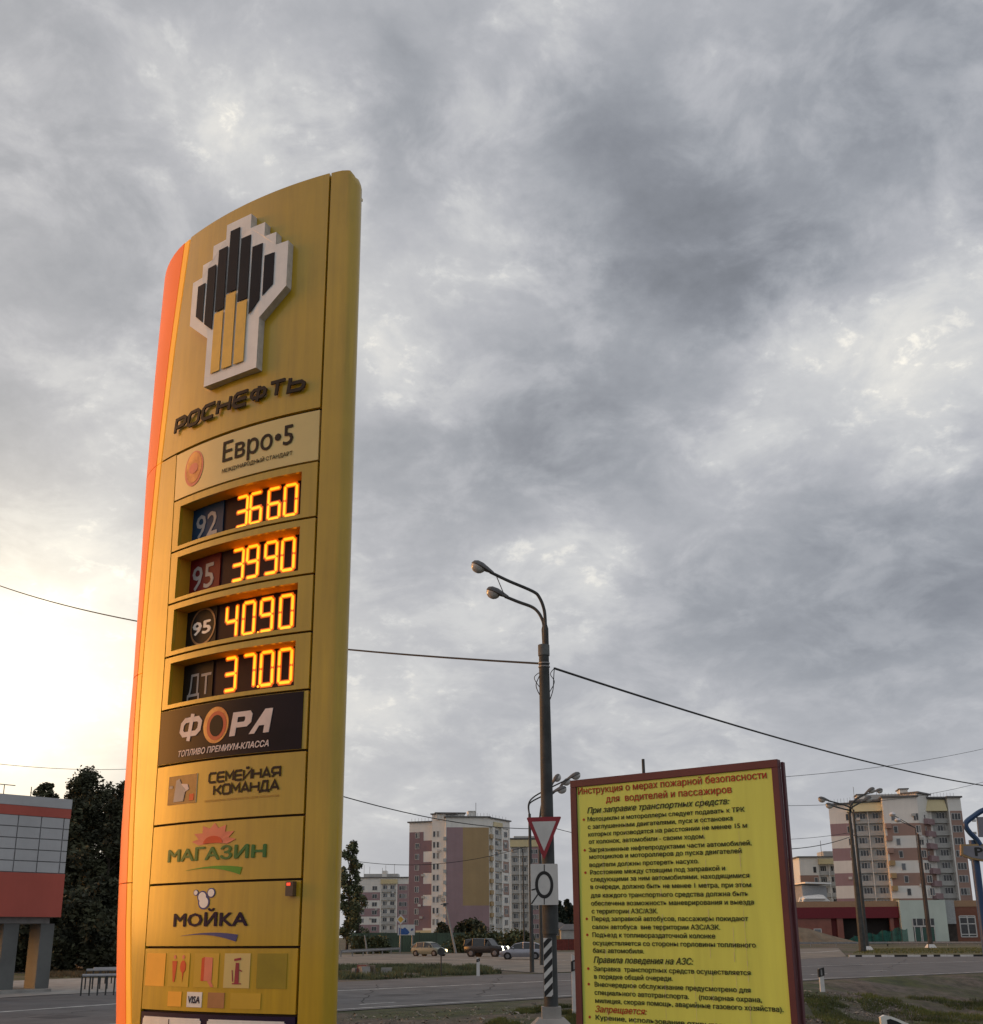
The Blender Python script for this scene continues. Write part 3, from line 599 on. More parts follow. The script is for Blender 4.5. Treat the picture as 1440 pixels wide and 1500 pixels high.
for i, (tagn, num, pos, zb, tm) in enumerate(PR):
    w0, w1 = WIN[i]; a0, a1 = WS[i]; z0, z1 = rowz[i + 2] + GAP, rowz[i + 1] - GAP
    mb = MB(); slab(mb, .012, lambda z: rowl(z) - .006, z0, w0, -.03, 0); slab(mb, .012, lambda z: rowl(z) - .006, w1, z1, -.03, 0)
    slab(mb, .012, a0, w0, w1, -.03, 0); slab(mb, a1, lambda z: rowl(z) - .006, w0, w1, -.03, 0)
    lin = MB()
    # recess walls
    slab(lin, a0, a1, w1, w1 + .006, -.15, -.031); slab(lin, a0, a1, w0 - .006, w0, -.15, -.031); slab(lin, a0 - .006, a0, w0 - .006, w1 + .006, -.15, -.031); slab(lin, a1, a1 + .006, w0 - .006, w1 + .006, -.15, -.031)
    fr = obj('price_panel', mb, YELLOW, ste); obj('recess_lining', lin, LINING, fr)
    db = part('display_board', DISP, fr, a0 - .004, a1, w0 - .004, w1 + .004, -.165, -.148, smooth=False)
    tg = part('grade_plate', tm, fr, 1.105, 1.527, w0 + .001, w1 - .002, -.147, -.136, smooth=False)
    if i == 2:
        cx_, cz_ = 1.275, 4.515
        for rs, m_, dd in ((.165, BRASS, -.131), (.145, BLACKT, -.129)): plate('ring', m_, fr, ellipse(cx_, cz_, rs, rs), -.1355, dd)
        words('95', WHITE, fr, 1.395, 1.165, 4.45, .115, d=-.127, bold=.03, name='grade_number')
    elif i == 3: words('ДТ', GREYL, fr, 1.425, 1.12, 3.925, .19, d=-.133, name='grade_number')
    else: words(tagn, GREYL, fr, 1.465, 1.175, zb + .02, .225, d=-.133, name='grade_number', bold=.01)
    for dgt, s0 in zip(num, pos):
        W, H, tt = .118, .268, .0215; mb = MB(); hb = MB()
        for sg in SEG[dgt]:
            pl = seg_poly(sg, W, H, tt); mb.prism([(s0 - .012 - x, zb + .017 + y) for x, y in pl], S, -.1465, -.141)
            cx2 = sum(x for x, y in pl) / 6; cy2 = sum(y for x, y in pl) / 6
            hb.prism([(s0 - .012 - (x + (x - cx2) * .10 + math.copysign(.011, x - cx2) * (abs(x - cx2) > 1e-6)), zb + .017 + y + (y - cy2) * .04 + math.copysign(.011, y - cy2) * (abs(y - cy2) > 1e-6)) for x, y in pl], S, -.1475 - .0002 * 'abcdefg'.index(sg) / 7, -.1455 + .0003 * 'abcdefg'.index(sg))  # wider shape behind each segment, standing in for its glow
        dg = obj('price_digit', mb, LED, fr); obj('digit_halo', hb, HALO, dg) if False else obj('price_digit_halo', hb, HALO, fr)
    if i in (2, 3): plate('decimal_point', LED, fr, ellipse(pos[2] + .008, zb + .012, .010, .010, 10), -.1465, -.141)
# FORA row
p = row(5, YELLOW); fp = part('dark_plate', BROWNP, p, .05, lambda z: rowl(z) - .01, rowz[6] + .012, rowz[5] - .012, .001, .005)
def poly_letters():
    sk = lambda x, z: (x + -.0, z)
    def sh(pts, s0, w, z0, h): return [(s0 - (x + .16 * y * h / w) * w, z0 + y * h) for x, y in pts]
    z0, h = 3.505, .185
    L = []
    # Р
    L.append(sh([(0, 0), (.28, 0), (.28, .36), (.28, .64), (.28, .78), (.28, 1), (0, 1)], .725, .20, z0, h))
    L.append(sh([(.28, 1), (.28, .78), (.62, .78), (.66, .72), (.66, .62), (.62, .56), (.28, .56), (.28, .34), (.8, .34), (.98, .5), (.98, .85), (.85, 1)], .725, .20, z0, h))
    # А
    L.append(sh([(-.1, 0), (.22, 0), (.42, .32), (.72, .32), (.72, 0), (1.04, 0), (1.04, 1), (.62, 1)], .515, .165, z0, h))
    return L
for pl in poly_letters():
    mb = MB(); mb.prism(pl, S, .0052, .009); obj('letter', mb, LITG, p)
obj('letter', strokes_mb('Ф', S, 1.265, 1.055, 3.53, 3.72, .009, .042, shear=.16), LITG, p)
plate('ring', ORRING, p, ellipse(.875, 3.612, .135, .145, 36), .0052, .0085); plate('ring', mat('ring_red', (.55, .08, .03), .4), p, ellipse(.865, 3.605, .105, .115, 36), .0087, .0105); plate('ring', BLACKT, p, ellipse(.865, 3.605, .072, .085, 30), .0107, .012)
words('ТОПЛИВО ПРЕМИУМ-КЛАССА', LITG, p, 1.287, .337, 3.397, .048, d=.008, bold=.03, shear=.2)
# family team row
p = row(6)
cd_ = plate('loyalty_card', mat('card_dark', (.06, .03, .02), .3, .5, 14), p, [(1.386, 3.247), (1.044, 3.247), (1.044, 3.02), (1.386, 3.02)], .001, .006, side=WHITE)
for q, m_ in (([(1.29, 3.21), (1.25, 3.22), (1.22, 3.17), (1.17, 3.13), (1.19, 3.04), (1.31, 3.04)], GREYL), ([(1.23, 3.18), (1.15, 3.17), (1.13, 3.13), (1.18, 3.11)], LITG), ([(1.12, 3.09), (1.07, 3.09), (1.07, 3.04), (1.12, 3.04)], REDF), ([(1.37, 3.17), (1.33, 3.17), (1.33, 3.15), (1.37, 3.15)], GREYL)): plate('card_print', m_, p, q, .0062, .0075)
obj('lettering', strokes_mb('СЕМЕЙНАЯ', S, .912, .225, 3.162, 3.232, .004, .018, gap=.22), CHAR, p)
obj('lettering', strokes_mb('КОМАНДА', S, .853, .232, 3.064, 3.134, .004, .018, gap=.22), CHAR, p)
words('программа лояльности для клиентов', mat('faint_letter', (.40, .22, .05), .6), p, .945, .225, 3.012, .020)
# shop row
p = row(7)
for k, a in enumerate((172, 146, 116, 88, 62, 34, 8)):
    a_ = R(a); L_ = .145 + .03 * math.sin(a_); wd = .05; cx_, cz_ = .83, 2.70
    tip = (cx_ - math.cos(a_) * L_ * 1.55, cz_ + math.sin(a_) * L_ * .85); m1 = (cx_ - math.cos(a_ + .28) * L_, cz_ + math.sin(a_ + .28) * L_ * .62); m2 = (cx_ - math.cos(a_ - .28) * L_, cz_ + math.sin(a_ - .28) * L_ * .62)
    plate('petal', PINKF, p, [(cx_, cz_), m1, tip, m2], .001, .003 + .0004 * k)
plate('petal', REDF, p, [(.83 - .10 * math.cos(a), 2.697 + .055 * math.sin(a)) for a in np.linspace(0, math.pi, 12)], .001, .0075)
words('МАГАЗИН', GREENT, p, 1.325, .318, 2.575, .098, bold=.028)
def swoosh(m, parent, s0, s1, zt, h):
    up = [(s0 + (s1 - s0) * t, zt - h * .30 + math.sin(t * 2.2) * h * .30 - t * t * h * .18) for t in np.linspace(0, 1, 12)]
    dn = [(s0 + (s1 - s0) * (t * .97), zt - h * .32 + math.sin(t * 2.2) * h * .26 - t * t * h * .62) for t in np.linspace(0, 1, 12)]
    mb = MB(); mb.add([S(a, z, .004) for a, z in up] + [S(a, z, .004) for a, z in dn], [(i, i + 1, 13 + i, 12 + i) for i in range(11)]); obj('swoosh', mb, m, parent)
swoosh(GREENS, p, 1.105, .527, 2.535, .11)
# wash row
p = row(8)
for cx_, cz_, rr_ in ((.905, 2.302, .045), (.975, 2.335, .022), (.815, 2.330, .036), (.885, 2.262, .052)):
    plate('bubble', BLUES, p, ellipse(cx_, cz_, rr_ * 1.15, rr_), .001, .0035 + cz_ * .0004); plate('bubble', WHITE, p, ellipse(cx_, cz_, rr_ * .88, rr_ * .78), .001, .0042 + cz_ * .0005)
words('МОЙКА', NAVY, p, 1.20, .45, 2.09, .098, bold=.028)
swoosh(BLUES, p, 1.11, .53, 2.05, .10)
mb = MB(); slab(mb, .045, .105, 2.29, 2.392, .001, .05); sn = obj('light_sensor', mb, mat('sensor_body', (.12, .08, .05), .5), ste)
plate('sensor_lens', mat('sensor_red', (.3, .02, .01), .3, emit=(1, .08, .03), estr=1.2), sn, [(.095, 2.382), (.065, 2.382), (.065, 2.362), (.095, 2.362)], .051, .054)
# icon row
p = row(9)
ic = [(1.505, 1.267, AMBERP), (1.225, .993, YELLOWD), (.940, .696, YELLOWD), (.642, .406, BEIGE), (.345, .094, mat('olive_window', (.34, .26, .015), .4))]
for a, b2, m_ in ic:
    plate('icon_plate', m_, p, [(a, 1.895), (b2, 1.895), (b2, 1.656), (a, 1.656)], .0008, .004)
for sx, sk in ((1.155, 0), (1.06, 1)):
    plate('restroom_icon', PINKF, p, ellipse(sx, 1.868, .015, .015, 12), .0042, .006)
    plate('restroom_icon', REDF, p, [(sx + .028, 1.84), (sx - .028, 1.84), (sx - .02, 1.77), (sx - .01, 1.69), (sx + .01, 1.69), (sx + .02, 1.77)] if not sk else ellipse(sx, 1.80, .032, .045, 14), .0042, .006)
    if sk: plate('restroom_icon', REDF, p, [(sx + .008, 1.76), (sx - .008, 1.76), (sx, 1.69)], .0042, .0055)
plate('book_icon', REDF, p, [(.865, 1.86), (.835, 1.87), (.835, 1.70), (.865, 1.70)], .0042, .0062); plate('book_icon', PINKF, p, [(.835, 1.87), (.755, 1.865), (.755, 1.705), (.835, 1.70)], .0042, .006)
plate('book_icon', PINKF, p, [(.80, 1.70), (.76, 1.70), (.735, 1.66), (.765, 1.66)], .0042, .0058)
PURP = mat('plum_print', (.30, .02, .05), .5)
plate('pump_icon', PURP, p, [(.535, 1.83), (.505, 1.83), (.50, 1.69), (.54, 1.69)], .0042, .006); plate('pump_icon', PURP, p, [(.55, 1.858), (.49, 1.866), (.49, 1.85), (.55, 1.842)], .0042, .0062)
plate('pump_icon', PURP, p, [(.56, 1.69), (.48, 1.69), (.48, 1.682), (.56, 1.682)], .0042, .006); plate('pump_icon', PURP, p, [(.57, 1.78), (.562, 1.78), (.552, 1.70), (.56, 1.70)], .0042, .0057); plate('pump_icon', PURP, p, [(.50, 1.785), (.475, 1.775), (.475, 1.768), (.50, 1.775)], .0042, .0058)
for a, b2, m_ in ((1.208, 1.057, AMBERP), (.997, .842, WHITE), (.783, .624, mat('tan_print', (.42, .20, .08), .5)), (.567, .30, YELLOWD)): plate('card_plate', m_, p, [(a, 1.622), (b2, 1.622), (b2, 1.516), (a, 1.516)], .0008, .004)
words('VISA', NAVY, p, .98, .862, 1.545, .05, d=.005, bold=.03, shear=.1)
p = row(10, NAVY)
for a, b2 in ((1.494, .84), (.775, .085)):
    mb = MB(); slab(mb, b2, a, .9, 1.425, .0008, .005); slab(mb, b2 + .012, a - .012, 1.4252, 1.438, .0008, .005); obj('timetable_plate', mb, WHITE, p)
plate('timetable_print', NAVY, p, [(1.18, 1.425), (1.172, 1.425), (1.172, 1.38), (1.18, 1.38)], .0055, .007)
part('base_cover', YELLOW, ste, .012, lambda z: rowl(z) - .006, .04, .74, -.03, 0)

# ------------------------------------------------------------------ the yellow fire-safety board
BP = Vector((0.54666, 7.4)); BU = Vector((0.809017, -0.587785)); BN = Vector((-BU.y, BU.x)) * -1
def B(a, z, d=0.): return Vector((BP.x + BU.x * a + BN.x * d, BP.y + BU.y * a + BN.y * d, z))
bd = thing('notice_board', 'yellow fire safety notice board with a dark red frame and black and red printed rules', 'notice board', (B(.75, 0).x, B(.75, 0).y, 0))
def bbox(name, m, a0, a1, z0, z1, d0, d1, parent=bd):
    mb = MB(); mb.hexa([B(a0, z0, d0), B(a1, z0, d0), B(a1, z0, d1), B(a0, z0, d1), B(a0, z1, d0), B(a1, z1, d0), B(a1, z1, d1), B(a0, z1, d1)])
    o = obj(name, mb, m, parent); md = o.modifiers.new('bevel', 'BEVEL'); md.width = .003; md.segments = 2; return o
BT = 3.045
bbox('board_face', BOARDY, .045, 1.466, 1.0, BT - .04, -.012, 0)
bbox('frame_rail', MAROON, 0, 1.507, BT - .05, BT, -.04, .012); bbox('frame_rail', MAROON, 0, 1.507, .95, 1.0, -.04, .012)
bbox('frame_post', MAROON, 0, .048, 0, BT - .0505, -.04, .0125); bbox('frame_post', MAROON, 1.464, 1.507, 0, BT - .0505, -.04, .0125)
bbox('rear_post', MAROON, 1.505, 1.522, 0, BT - .012, -.075, -.0405)
TL = [("Инструкция о мерах пожарной безопасности", .059, 1.426, 2.944, 2.934, 'r', .046), ("для  водителей и пассажиров", .279, 1.19, 2.873, 2.864, 'r', .046), ("При заправке транспортных средств:", .128, 1.17, 2.809, 2.795, 'i', .040),
 ("Мотоциклы и мотороллеры следует подавать к ТРК", .129, 1.267, 2.755, 2.74, 'o', 0), ("с заглушенными двигателями, пуск и остановка", .129, 1.183, 2.703, 2.692, '', 0), ("которых производятся на расстоянии не менее 15 м", .131, 1.275, 2.652, 2.641, '', 0),
 ("от колонок, автомобили - своим ходом.", .133, .989, 2.603, 2.591, '', 0), ("Загрязненные нефтепродуктами части автомобилей,", .131, 1.296, 2.548, 2.533, 'o', 0), ("мотоциклов и мотороллеров до пуска двигателей", .134, 1.228, 2.502, 2.488, '', 0),
 ("водители должны протереть насухо.", .133, .936, 2.449, 2.439, '', 0), ("Расстояние между стоящим под заправкой и", .136, 1.111, 2.399, 2.388, 'o', 0), ("следующими за ним автомобилями, находящимися", .138, 1.267, 2.352, 2.338, '', 0),
 ("в очереди, должно быть не менее 1 метра, при этом", .135, 1.274, 2.304, 2.281, '', 0), ("для каждого транспортного средства должна быть", .136, 1.251, 2.248, 2.229, '', 0), ("обеспечена возможность маневрирования и выезда", .137, 1.284, 2.196, 2.178, '', 0),
 ("с территории АЗС/АЗК.", .139, .631, 2.145, 2.137, '', 0), ("Перед заправкой автобусов, пассажиры покидают", .139, 1.24, 2.096, 2.081, 'o', 0), ("салон автобуса  вне территории АЗС/АЗК.", .139, 1.054, 2.044, 2.032, '', 0),
 ("Подъезд к топливораздаточной колонке", .139, 1.017, 1.993, 1.98, 'o', 0), ("осуществляется со стороны горловины топливного", .14, 1.277, 1.941, 1.926, '', 0), ("бака автомобиля.", .139, .519, 1.893, 1.889, '', 0),
 ("Правила поведения на АЗС:", .142, .86, 1.829, 1.823, 'i', .040), ("Заправка  транспортных средств осуществляется", .141, 1.232, 1.778, 1.766, 'o', 0), ("в порядке общей очереди.", .142, .712, 1.729, 1.725, '', 0),
 ("Внеочередное обслуживание предусмотрено для", .144, 1.224, 1.68, 1.666, 'o', 0), ("специального автотранспорта.     (пожарная охрана,", .142, 1.291, 1.629, 1.613, '', 0), ("милиция, скорая помощь, аварийные газового хозяйства).", .145, 1.42, 1.579, 1.563, '', 0),
 ("Запрещается:", .144, .52, 1.522, 1.517, 'ri', .040), ("Курение, использование открытого огня", .144, 1.188, 1.475, 1.456, 'o', 0)]
for txt, a0, a1, z0, z1, st, cp in TL:
    obj('text_line', text_mb(txt, B, a0, a1, z0, cp or .030, .0025, bold=.018, shear=.28 if 'i' in st else 0, db=z1 - z0), TXTR if 'r' in st else TXT, bd, flip=False)
    if 'o' in st:
        mb = MB(); mb.prism([(.098 + .009 * math.cos(k * .8), z0 + .014 + .009 * math.sin(k * .8)) for k in range(8)], B, .0005, .003); obj('bullet', mb, TXTR, bd)
mb = MB()
for x0, zt, zb in ((.245, 2.85, 1.2), (.42, 2.80, 1.1), (.66, 2.98, 1.05), (.98, 2.99, 1.2), (1.22, 2.62, 1.1), (.86, 1.78, 1.05), (1.14, 2.1, 1.3)):
    x = x0; z = zt
    while z > zb:
        w = random.uniform(.0005, .0022); l = random.uniform(.02, .08)
        if random.random() < .75: mb.add([B(x - w, z, .0037), B(x + w, z, .0037), B(x + w, z - l, .0037), B(x - w, z - l, .0037)], [(0, 1, 2, 3)])
        z -= l * 1.05; x += random.gauss(0, .0016)
obj('rain_streaks', mb, STREAK, bd)

# ------------------------------------------------------------------ main lamp post with signs
LB = gnd(808, 1504); LY = LB.y
lp = thing('street_lamp', 'tall concrete lamp post with two lamps on curved arms and a give way sign', 'street lamp', LB)
def lpx(x, y, dy=0.): return at(x, y, LY + dy)
zt = lpx(800, 945).z; xo = LB.x
mb = MB(); zz = [0.2, 3.2, 6, zt]
mb.tube([(xo, LY, z) for z in zz], [.165, .155, .145, .125], 12); obj('pole', mb, POLE, lp, smooth=True)
mb = MB(); mb.tube([(xo, LY, zt - .28), (xo, LY, zt + .0)], .145, 12); obj('collar', mb, POLEC, lp, smooth=True)
mb = MB(); mb.hexa([(xo + a * .55, LY + b_ * .55, -.05) for a, b_ in ((-1, -1), (1, -1), (1, 1), (-1, 1))] + [(xo + a * .30, LY + b_ * .3, .19) for a, b_ in ((-1, -1), (1, -1), (1, 1), (-1, 1))]); mb.box(xo - .22, xo + .22, LY - .22, LY + .22, .192, .44); obj('footing', mb, CONC, lp)
mb = MB(); zb0, zb1 = lpx(806, 1368).z, lpx(806, 1326).z; mb.tube([(xo + .02, LY, zb0), (xo + .02, LY, zb1)], .19, 12); obj('sleeve', mb, mat('dark_sleeve', (.045, .05, .05), .7, .2, 3), lp, smooth=True)
def spl(pts, n=8):
    pts = [Vector(p) for p in pts]; out = []
    for i in range(len(pts) - 1):
        p0 = pts[max(i - 1, 0)]; p1 = pts[i]; p2 = pts[i + 1]; p3 = pts[min(i + 2, len(pts) - 1)]
        for k in range(n):
            t = k / n; out.append(.5 * ((2 * p1) + (-p0 + p2) * t + (2 * p0 - 5 * p1 + 4 * p2 - p3) * t * t + (-p0 + 3 * p1 - 3 * p2 + p3) * t ** 3))
    return out + [pts[-1]]
arm1 = spl([lpx(800, 945), lpx(799, 915), lpx(797, 893), lpx(790, 875), lpx(780, 866), lpx(745, 851), lpx(718, 838)], 5)
arm2 = spl([lpx(798.5, 945), lpx(797, 915), lpx(794, 903), lpx(788, 892), lpx(779, 884), lpx(760, 876), lpx(740, 867)], 5)
arm2 = [p + Vector((0, .05 + .35 * (i / len(arm2)), 0)) for i, p in enumerate(arm2)]
for a in (arm1, arm2): mb = MB(); mb.tube(a, [.07 if i < 5 else .042 for i in range(len(a))], 8); obj('arm', mb, POLE, lp, smooth=True)
def lamp_head(p, d, par, sc=1.):
    d = d.normalized(); up = Vector((0, 0, 1)); up = (up - d * up.dot(d)).normalized(); sd = d.cross(up)
    prof = [(-.10, .05, .05), (.0, .07, .07), (.15, .12, .10), (.32, .17, .13), (.5, .17, .13), (.62, .12, .09), (.67, .04, .03)]
    mb = MB(); n = 12; vs = []
    for x, w, h in prof:
        w *= 1.25; h *= 1.35
        for k in range(n): a = 2 * math.pi * k / n; vs.append(p + (d * x + sd * math.cos(a) * w + up * (math.sin(a) * h if math.sin(a) > 0 else math.sin(a) * h * .25)) * sc)
    fs = [(j * n + k, j * n + (k + 1) % n, (j + 1) * n + (k + 1) % n, (j + 1) * n + k) for j in range(len(prof) - 1) for k in range(n)] + [tuple(range(n)), tuple(range((len(prof) - 1) * n, len(prof) * n))]
    mb.add(vs, fs); h = obj('lamp_head', mb, LAMPM, par, smooth=True)
    mb = MB(); vs = []
    c_ = p + d * .42 * sc - up * .01 * sc
    for j in range(5):
        th = j / 4 * math.pi / 2
        for k in range(n): a = 2 * math.pi * k / n; vs.append(c_ + (d * math.cos(a) * .25 * math.cos(th) + sd * math.sin(a) * .19 * math.cos(th) - up * .22 * math.sin(th)) * sc)
    mb.add(vs, [(j * n + k, j * n + (k + 1) % n, (j + 1) * n + (k + 1) % n, (j + 1) * n + k) for j in range(4) for k in range(n)]); obj('lamp_glass', mb, GLASSW, h, smooth=True)
lamp_head(arm1[-1], arm1[-1] - arm1[-2], lp, .80); lamp_head(arm2[-1], arm2[-1] - arm2[-2], lp, .80)
mb = MB(); mb.tube([arm1[-3], arm2[-1]], .012, 5); obj('brace', mb, POLE, lp)
for y_ in (972, 977): mb = MB(); zc = lpx(801, y_).z; mb.tube([(xo, LY, zc - .015), (xo, LY, zc + .015)], .147, 12); obj('clamp', mb, STEEL, lp)
# striped marker plate, bent round the left front of the post
SIGNY = LY - .30
def pl_fn(Y): return lambda x, z, d=0.: Vector((x, Y - d, z))
q0 = at(797.5, 1460, SIGNY + .08); q1 = at(808.5, 1374, SIGNY + .08); z0, z1 = q0.z, q1.z; x0, x1 = q0.x, q0.x + .20
mk = thing('stripe_marker', 'white plate with slanting black stripes on the lamp post', 'road marker', ((x0 + x1) / 2, SIGNY + .08, z0))
f8 = pl_fn(SIGNY + .08); mb = MB(); mb.prism([(x0, z0), (x1, z0), (x1, z1), (x0, z1)], f8, -.01, .0); obj('plate', mb, WHT, mk)
def clip_z(poly, zl, up):
    out = []
    for (a, b_), (c_, d_) in zip(poly, poly[1:] + poly[:1]):
        ia = (b_ >= zl) if up else (b_ <= zl); ic_ = (d_ >= zl) if up else (d_ <= zl)
        if ia: out.append((a, b_))
        if ia != ic_: t = (zl - b_) / (d_ - b_); out.append((a + (c_ - a) * t, zl))
    return out
k = z0 - .3
while k < z1:
    pl = clip_z(clip_z([(x0 + .003, k), (x1 - .003, k + .20), (x1 - .003, k + .34), (x0 + .003, k + .14)], z0 + .002, True), z1 - .002, False)
    if len(pl) > 2: mb = MB(); mb.prism(pl, f8, .0005, .003); obj('stripe', mb, BLK, mk)
    k += .27
# give way sign and the layout plate under it
f0 = pl_fn(SIGNY)
A_, B_, C_ = at(771, 1197.5, SIGNY), at(822.5, 1196, SIGNY), at(797, 1260, SIGNY)
A_, B_, C_ = [Vector((p.x, p.z)) for p in (A_, B_, C_)]
yg = thing('give_way_sign', 'red bordered white upside-down triangle sign on the lamp post', 'road sign', (C_.x, SIGNY, C_.y), 'signs on the lamp post')
def rounded(P3, r_, n=4):
    out = []
    for i in range(len(P3)):
        p, a, b_ = P3[i], P3[i - 1], P3[(i + 1) % len(P3)]; p1 = p + (a - p).normalized() * r_; p2 = p + (b_ - p).normalized() * r_
        for k in range(n + 1): t = k / n; q = p1 * (1 - t) ** 2 + p * 2 * t * (1 - t) + p2 * t * t; out.append((q.x, q.y))
    return out
mb = MB(); mb.prism(rounded([A_, B_, C_], .045), f0, -.02, 0); obj('border', mb, SIGNRED, yg)
cc = (A_ + B_ + C_) / 3; inn = [cc + (p - cc) * .69 for p in (A_, B_, C_)]
mb = MB(); mb.prism(rounded(inn, .02), f0, .0005, .002); obj('sign_face', mb, SIGNW, yg)
a_, b_ = at(777, 1265.5, SIGNY), at(818.3, 1325.5, SIGNY)
pg = thing('layout_sign', 'white rectangular plate with a black ring and junction lines under the triangle sign', 'road sign', (a_.x, SIGNY, b_.z), 'signs on the lamp post')
mb = MB(); mb.prism(rounded([Vector((a_.x, a_.z)), Vector((b_.x, a_.z)), Vector((b_.x, b_.z)), Vector((a_.x, b_.z))], .03), f0, -.02, 0); obj('plate', mb, SIGNW, pg)
cx_, cz_ = at(797.2, 1296, SIGNY).x, at(797.2, 1296, SIGNY).z; ro, ri = (.215, .315), (.145, .235)
mb = MB(); n = 36; vs = []
for rx, rz in (ro, ri):
    for k in range(n): a = 2 * math.pi * k / n; vs.append(f0(cx_ + rx * math.cos(a), cz_ + rz * math.sin(a), .003))
mb.add(vs, [(k, (k + 1) % n, n + (k + 1) % n, n + k) for k in range(n)]); obj('ring_mark', mb, BLK, pg)
for (xa, ya), (xb, yb_), w in (((797.3, 1276), (797.3, 1266.5), .022), ((797.3, 1316), (797.3, 1325), .022), ((785, 1302), (778.5, 1304), .03), ((788, 1310), (778.5, 1324), .03)):
    p, q = at(xa, ya, SIGNY), at(xb, yb_, SIGNY); dv = Vector((q.x - p.x, q.z - p.z)).normalized(); nv = Vector((-dv.y, dv.x)) * w / 2
    mb = MB(); mb.prism([(p.x + nv.x, p.z + nv.y), (q.x + nv.x, q.z + nv.y), (q.x - nv.x, q.z - nv.y), (p.x - nv.x, p.z - nv.y)], f0, .0005, .0035); obj('line_mark', mb, BLK, pg)
for par, z_ in ((yg, A_.y - .15), (pg, a_.z - .2), (pg, b_.z + .2)): mb = MB(); mb.box(cx_ - .05, xo + .1, SIGNY + .021, LY - .1, z_ - .02, z_ + .02); obj('bracket', mb, STEEL, par)

# ------------------------------------------------------------------ wires
def wire(p, q, sag, r_, label, n=28):
    mb = MB(); pts = [p.lerp(q, i / n) - Vector((0, 0, sag * 4 * (i / n) * (1 - i / n))) for i in range(n + 1)]; mb.tube(pts, r_, 5); o = obj('overhead_wire', mb, WIRE, flip=False); return tag(o, label, 'wire')
wl = lpx(790, 972); wr = lpx(812, 979)
pL = at(-40, 843, 62); wire(pL, wl, .9, .028, 'black cable running behind the yellow stele to the lamp post')
pR = at(1500, 1158, 62); wire(wr, pR, .5, .03, 'black cable descending from the lamp post towards the upper right houses')
for sgn, ww in ((-1, wl), (1, wr)):
    mb = MB(); c1 = Vector((xo + sgn * .17, LY, ww.z - .1)); mb.tube(spl([ww, ww + Vector((sgn * -.02, 0, -.25)), Vector((xo + sgn * .21, LY, ww.z - .55)), Vector((xo + sgn * .13, LY, ww.z - .8))], 5), .012, 5); mb.tube(spl([ww, ww + Vector((sgn * -.1, 0, -.15)), Vector((xo + sgn * .25, LY, ww.z - .35)), Vector((xo + sgn * .13, LY, ww.z - .6))], 5), .010, 5); obj('cable_loop', mb, WIRE, lp)
def farwire(x0, y0, Y0, x1, y1, Y1, sag, r_, lab): wire(at(x0, y0, Y0), at(x1, y1, Y1), sag, r_, lab)
farwire(500, 1166, 60, 790, 1214, 90, .5, .032, 'cable crossing in front of the plum and ochre apartment tower')
farwire(-30, 1116, 70, 220, 1125, 90, .3, .02, 'thin cable above the grey building roof on the left')
farwire(790, 1207, 90, 960, 1240, 120, .3, .03, 'cable between the lamp post signs and the notice board')
farwire(505, 1259, 150, 770, 1240, 150, 1.5, .04, 'thin sagging cable across the middle of the plum tower')
farwire(1120, 1244, 95, 1255, 1222, 122, .5, .04, 'cable from the notice board to the double lamp pole on the right')
farwire(1120, 1140, 140, 1470, 1090, 190, .8, .035, 'faint cable high above the right apartment block')
farwire(1120, 1180, 150, 1470, 1137, 190, 1.5, .035, 'faint cable just above the right apartment roof')
farwire(1120, 1230, 150, 1255, 1218, 150, .3, .03, 'faint cable left of the right apartment block')

# ------------------------------------------------------------------ other lamp posts, markers
def post(bx, by, ty, Y, rb, rt, arms, name, label, cat, m=POLE, heads=.9, foot=False, group=None):
    b0 = gnd(bx, by); b0 = Vector((b0.x * Y / b0.y, Y, 0)) if Y else b0
    Y = b0.y; tz = at(bx, ty, Y).z; r_ = thing(name, label, cat, b0, group)
    mb = MB(); mb.tube([(b0.x, Y, -.05), (b0.x, Y, tz)], [rb, rt], 8); obj('pole', mb, m, r_, smooth=True)
    if foot: mb = MB(); mb.hexa([(b0.x + a * .7, Y + c_ * .7, 0) for a, c_ in ((-1, -1), (1, -1), (1, 1), (-1, 1))] + [(b0.x + a * .35, Y + c_ * .35, .6) for a, c_ in ((-1, -1), (1, -1), (1, 1), (-1, 1))]); obj('footing', mb, WHT, r_)
    for a in arms:
        pts = spl([Vector((b0.x, Y, tz - .1))] + [at(x, y, Y) for x, y in a], 4); mb = MB(); mb.tube(pts, rt * .55, 6); obj('arm', mb, m, r_, smooth=True)
        if heads: lamp_head(pts[-1], pts[-1] - pts[-2], r_, heads)
    return r_
post(779.5, 1424.5, 1192, None, .13, .08, [[(774, 1180), (780, 1169), (800, 1157), (833, 1141)], [(774.5, 1182), (778, 1175), (795, 1166), (812, 1160)]], 'street_lamp', 'slim grey lamp post left of the give way sign with arms reaching right', 'street lamp', heads=1.15)
post(794, 1414, 1200, None, .16, .10, [[(793, 1180), (798, 1166), (810, 1148)], [(794, 1184), (800, 1172), (822, 1152)]], 'street_lamp', 'grey lamp post mostly hidden behind the striped marker post', 'street lamp', heads=1.3)
post(1264, 1394, 1190, 121, .42, .16, [[(1246, 1184), (1236, 1179), (1213, 1173)], [(1247, 1188), (1240, 1186), (1224, 1182)], [(1246, 1180), (1252, 1173), (1269, 1162)], [(1247, 1184), (1254, 1179), (1264, 1174)]], 'street_lamp', 'tall grey double lamp pole with four lamps in front of the right apartment block', 'street lamp', heads=1.7)
post(1270, 1389, 1186, 131, .28, .12, [[(1248, 1180), (1256, 1168), (1281, 1160)]], 'street_lamp', 'slimmer pole standing just behind the tall double lamp pole', 'street lamp', heads=1.6, foot=True)
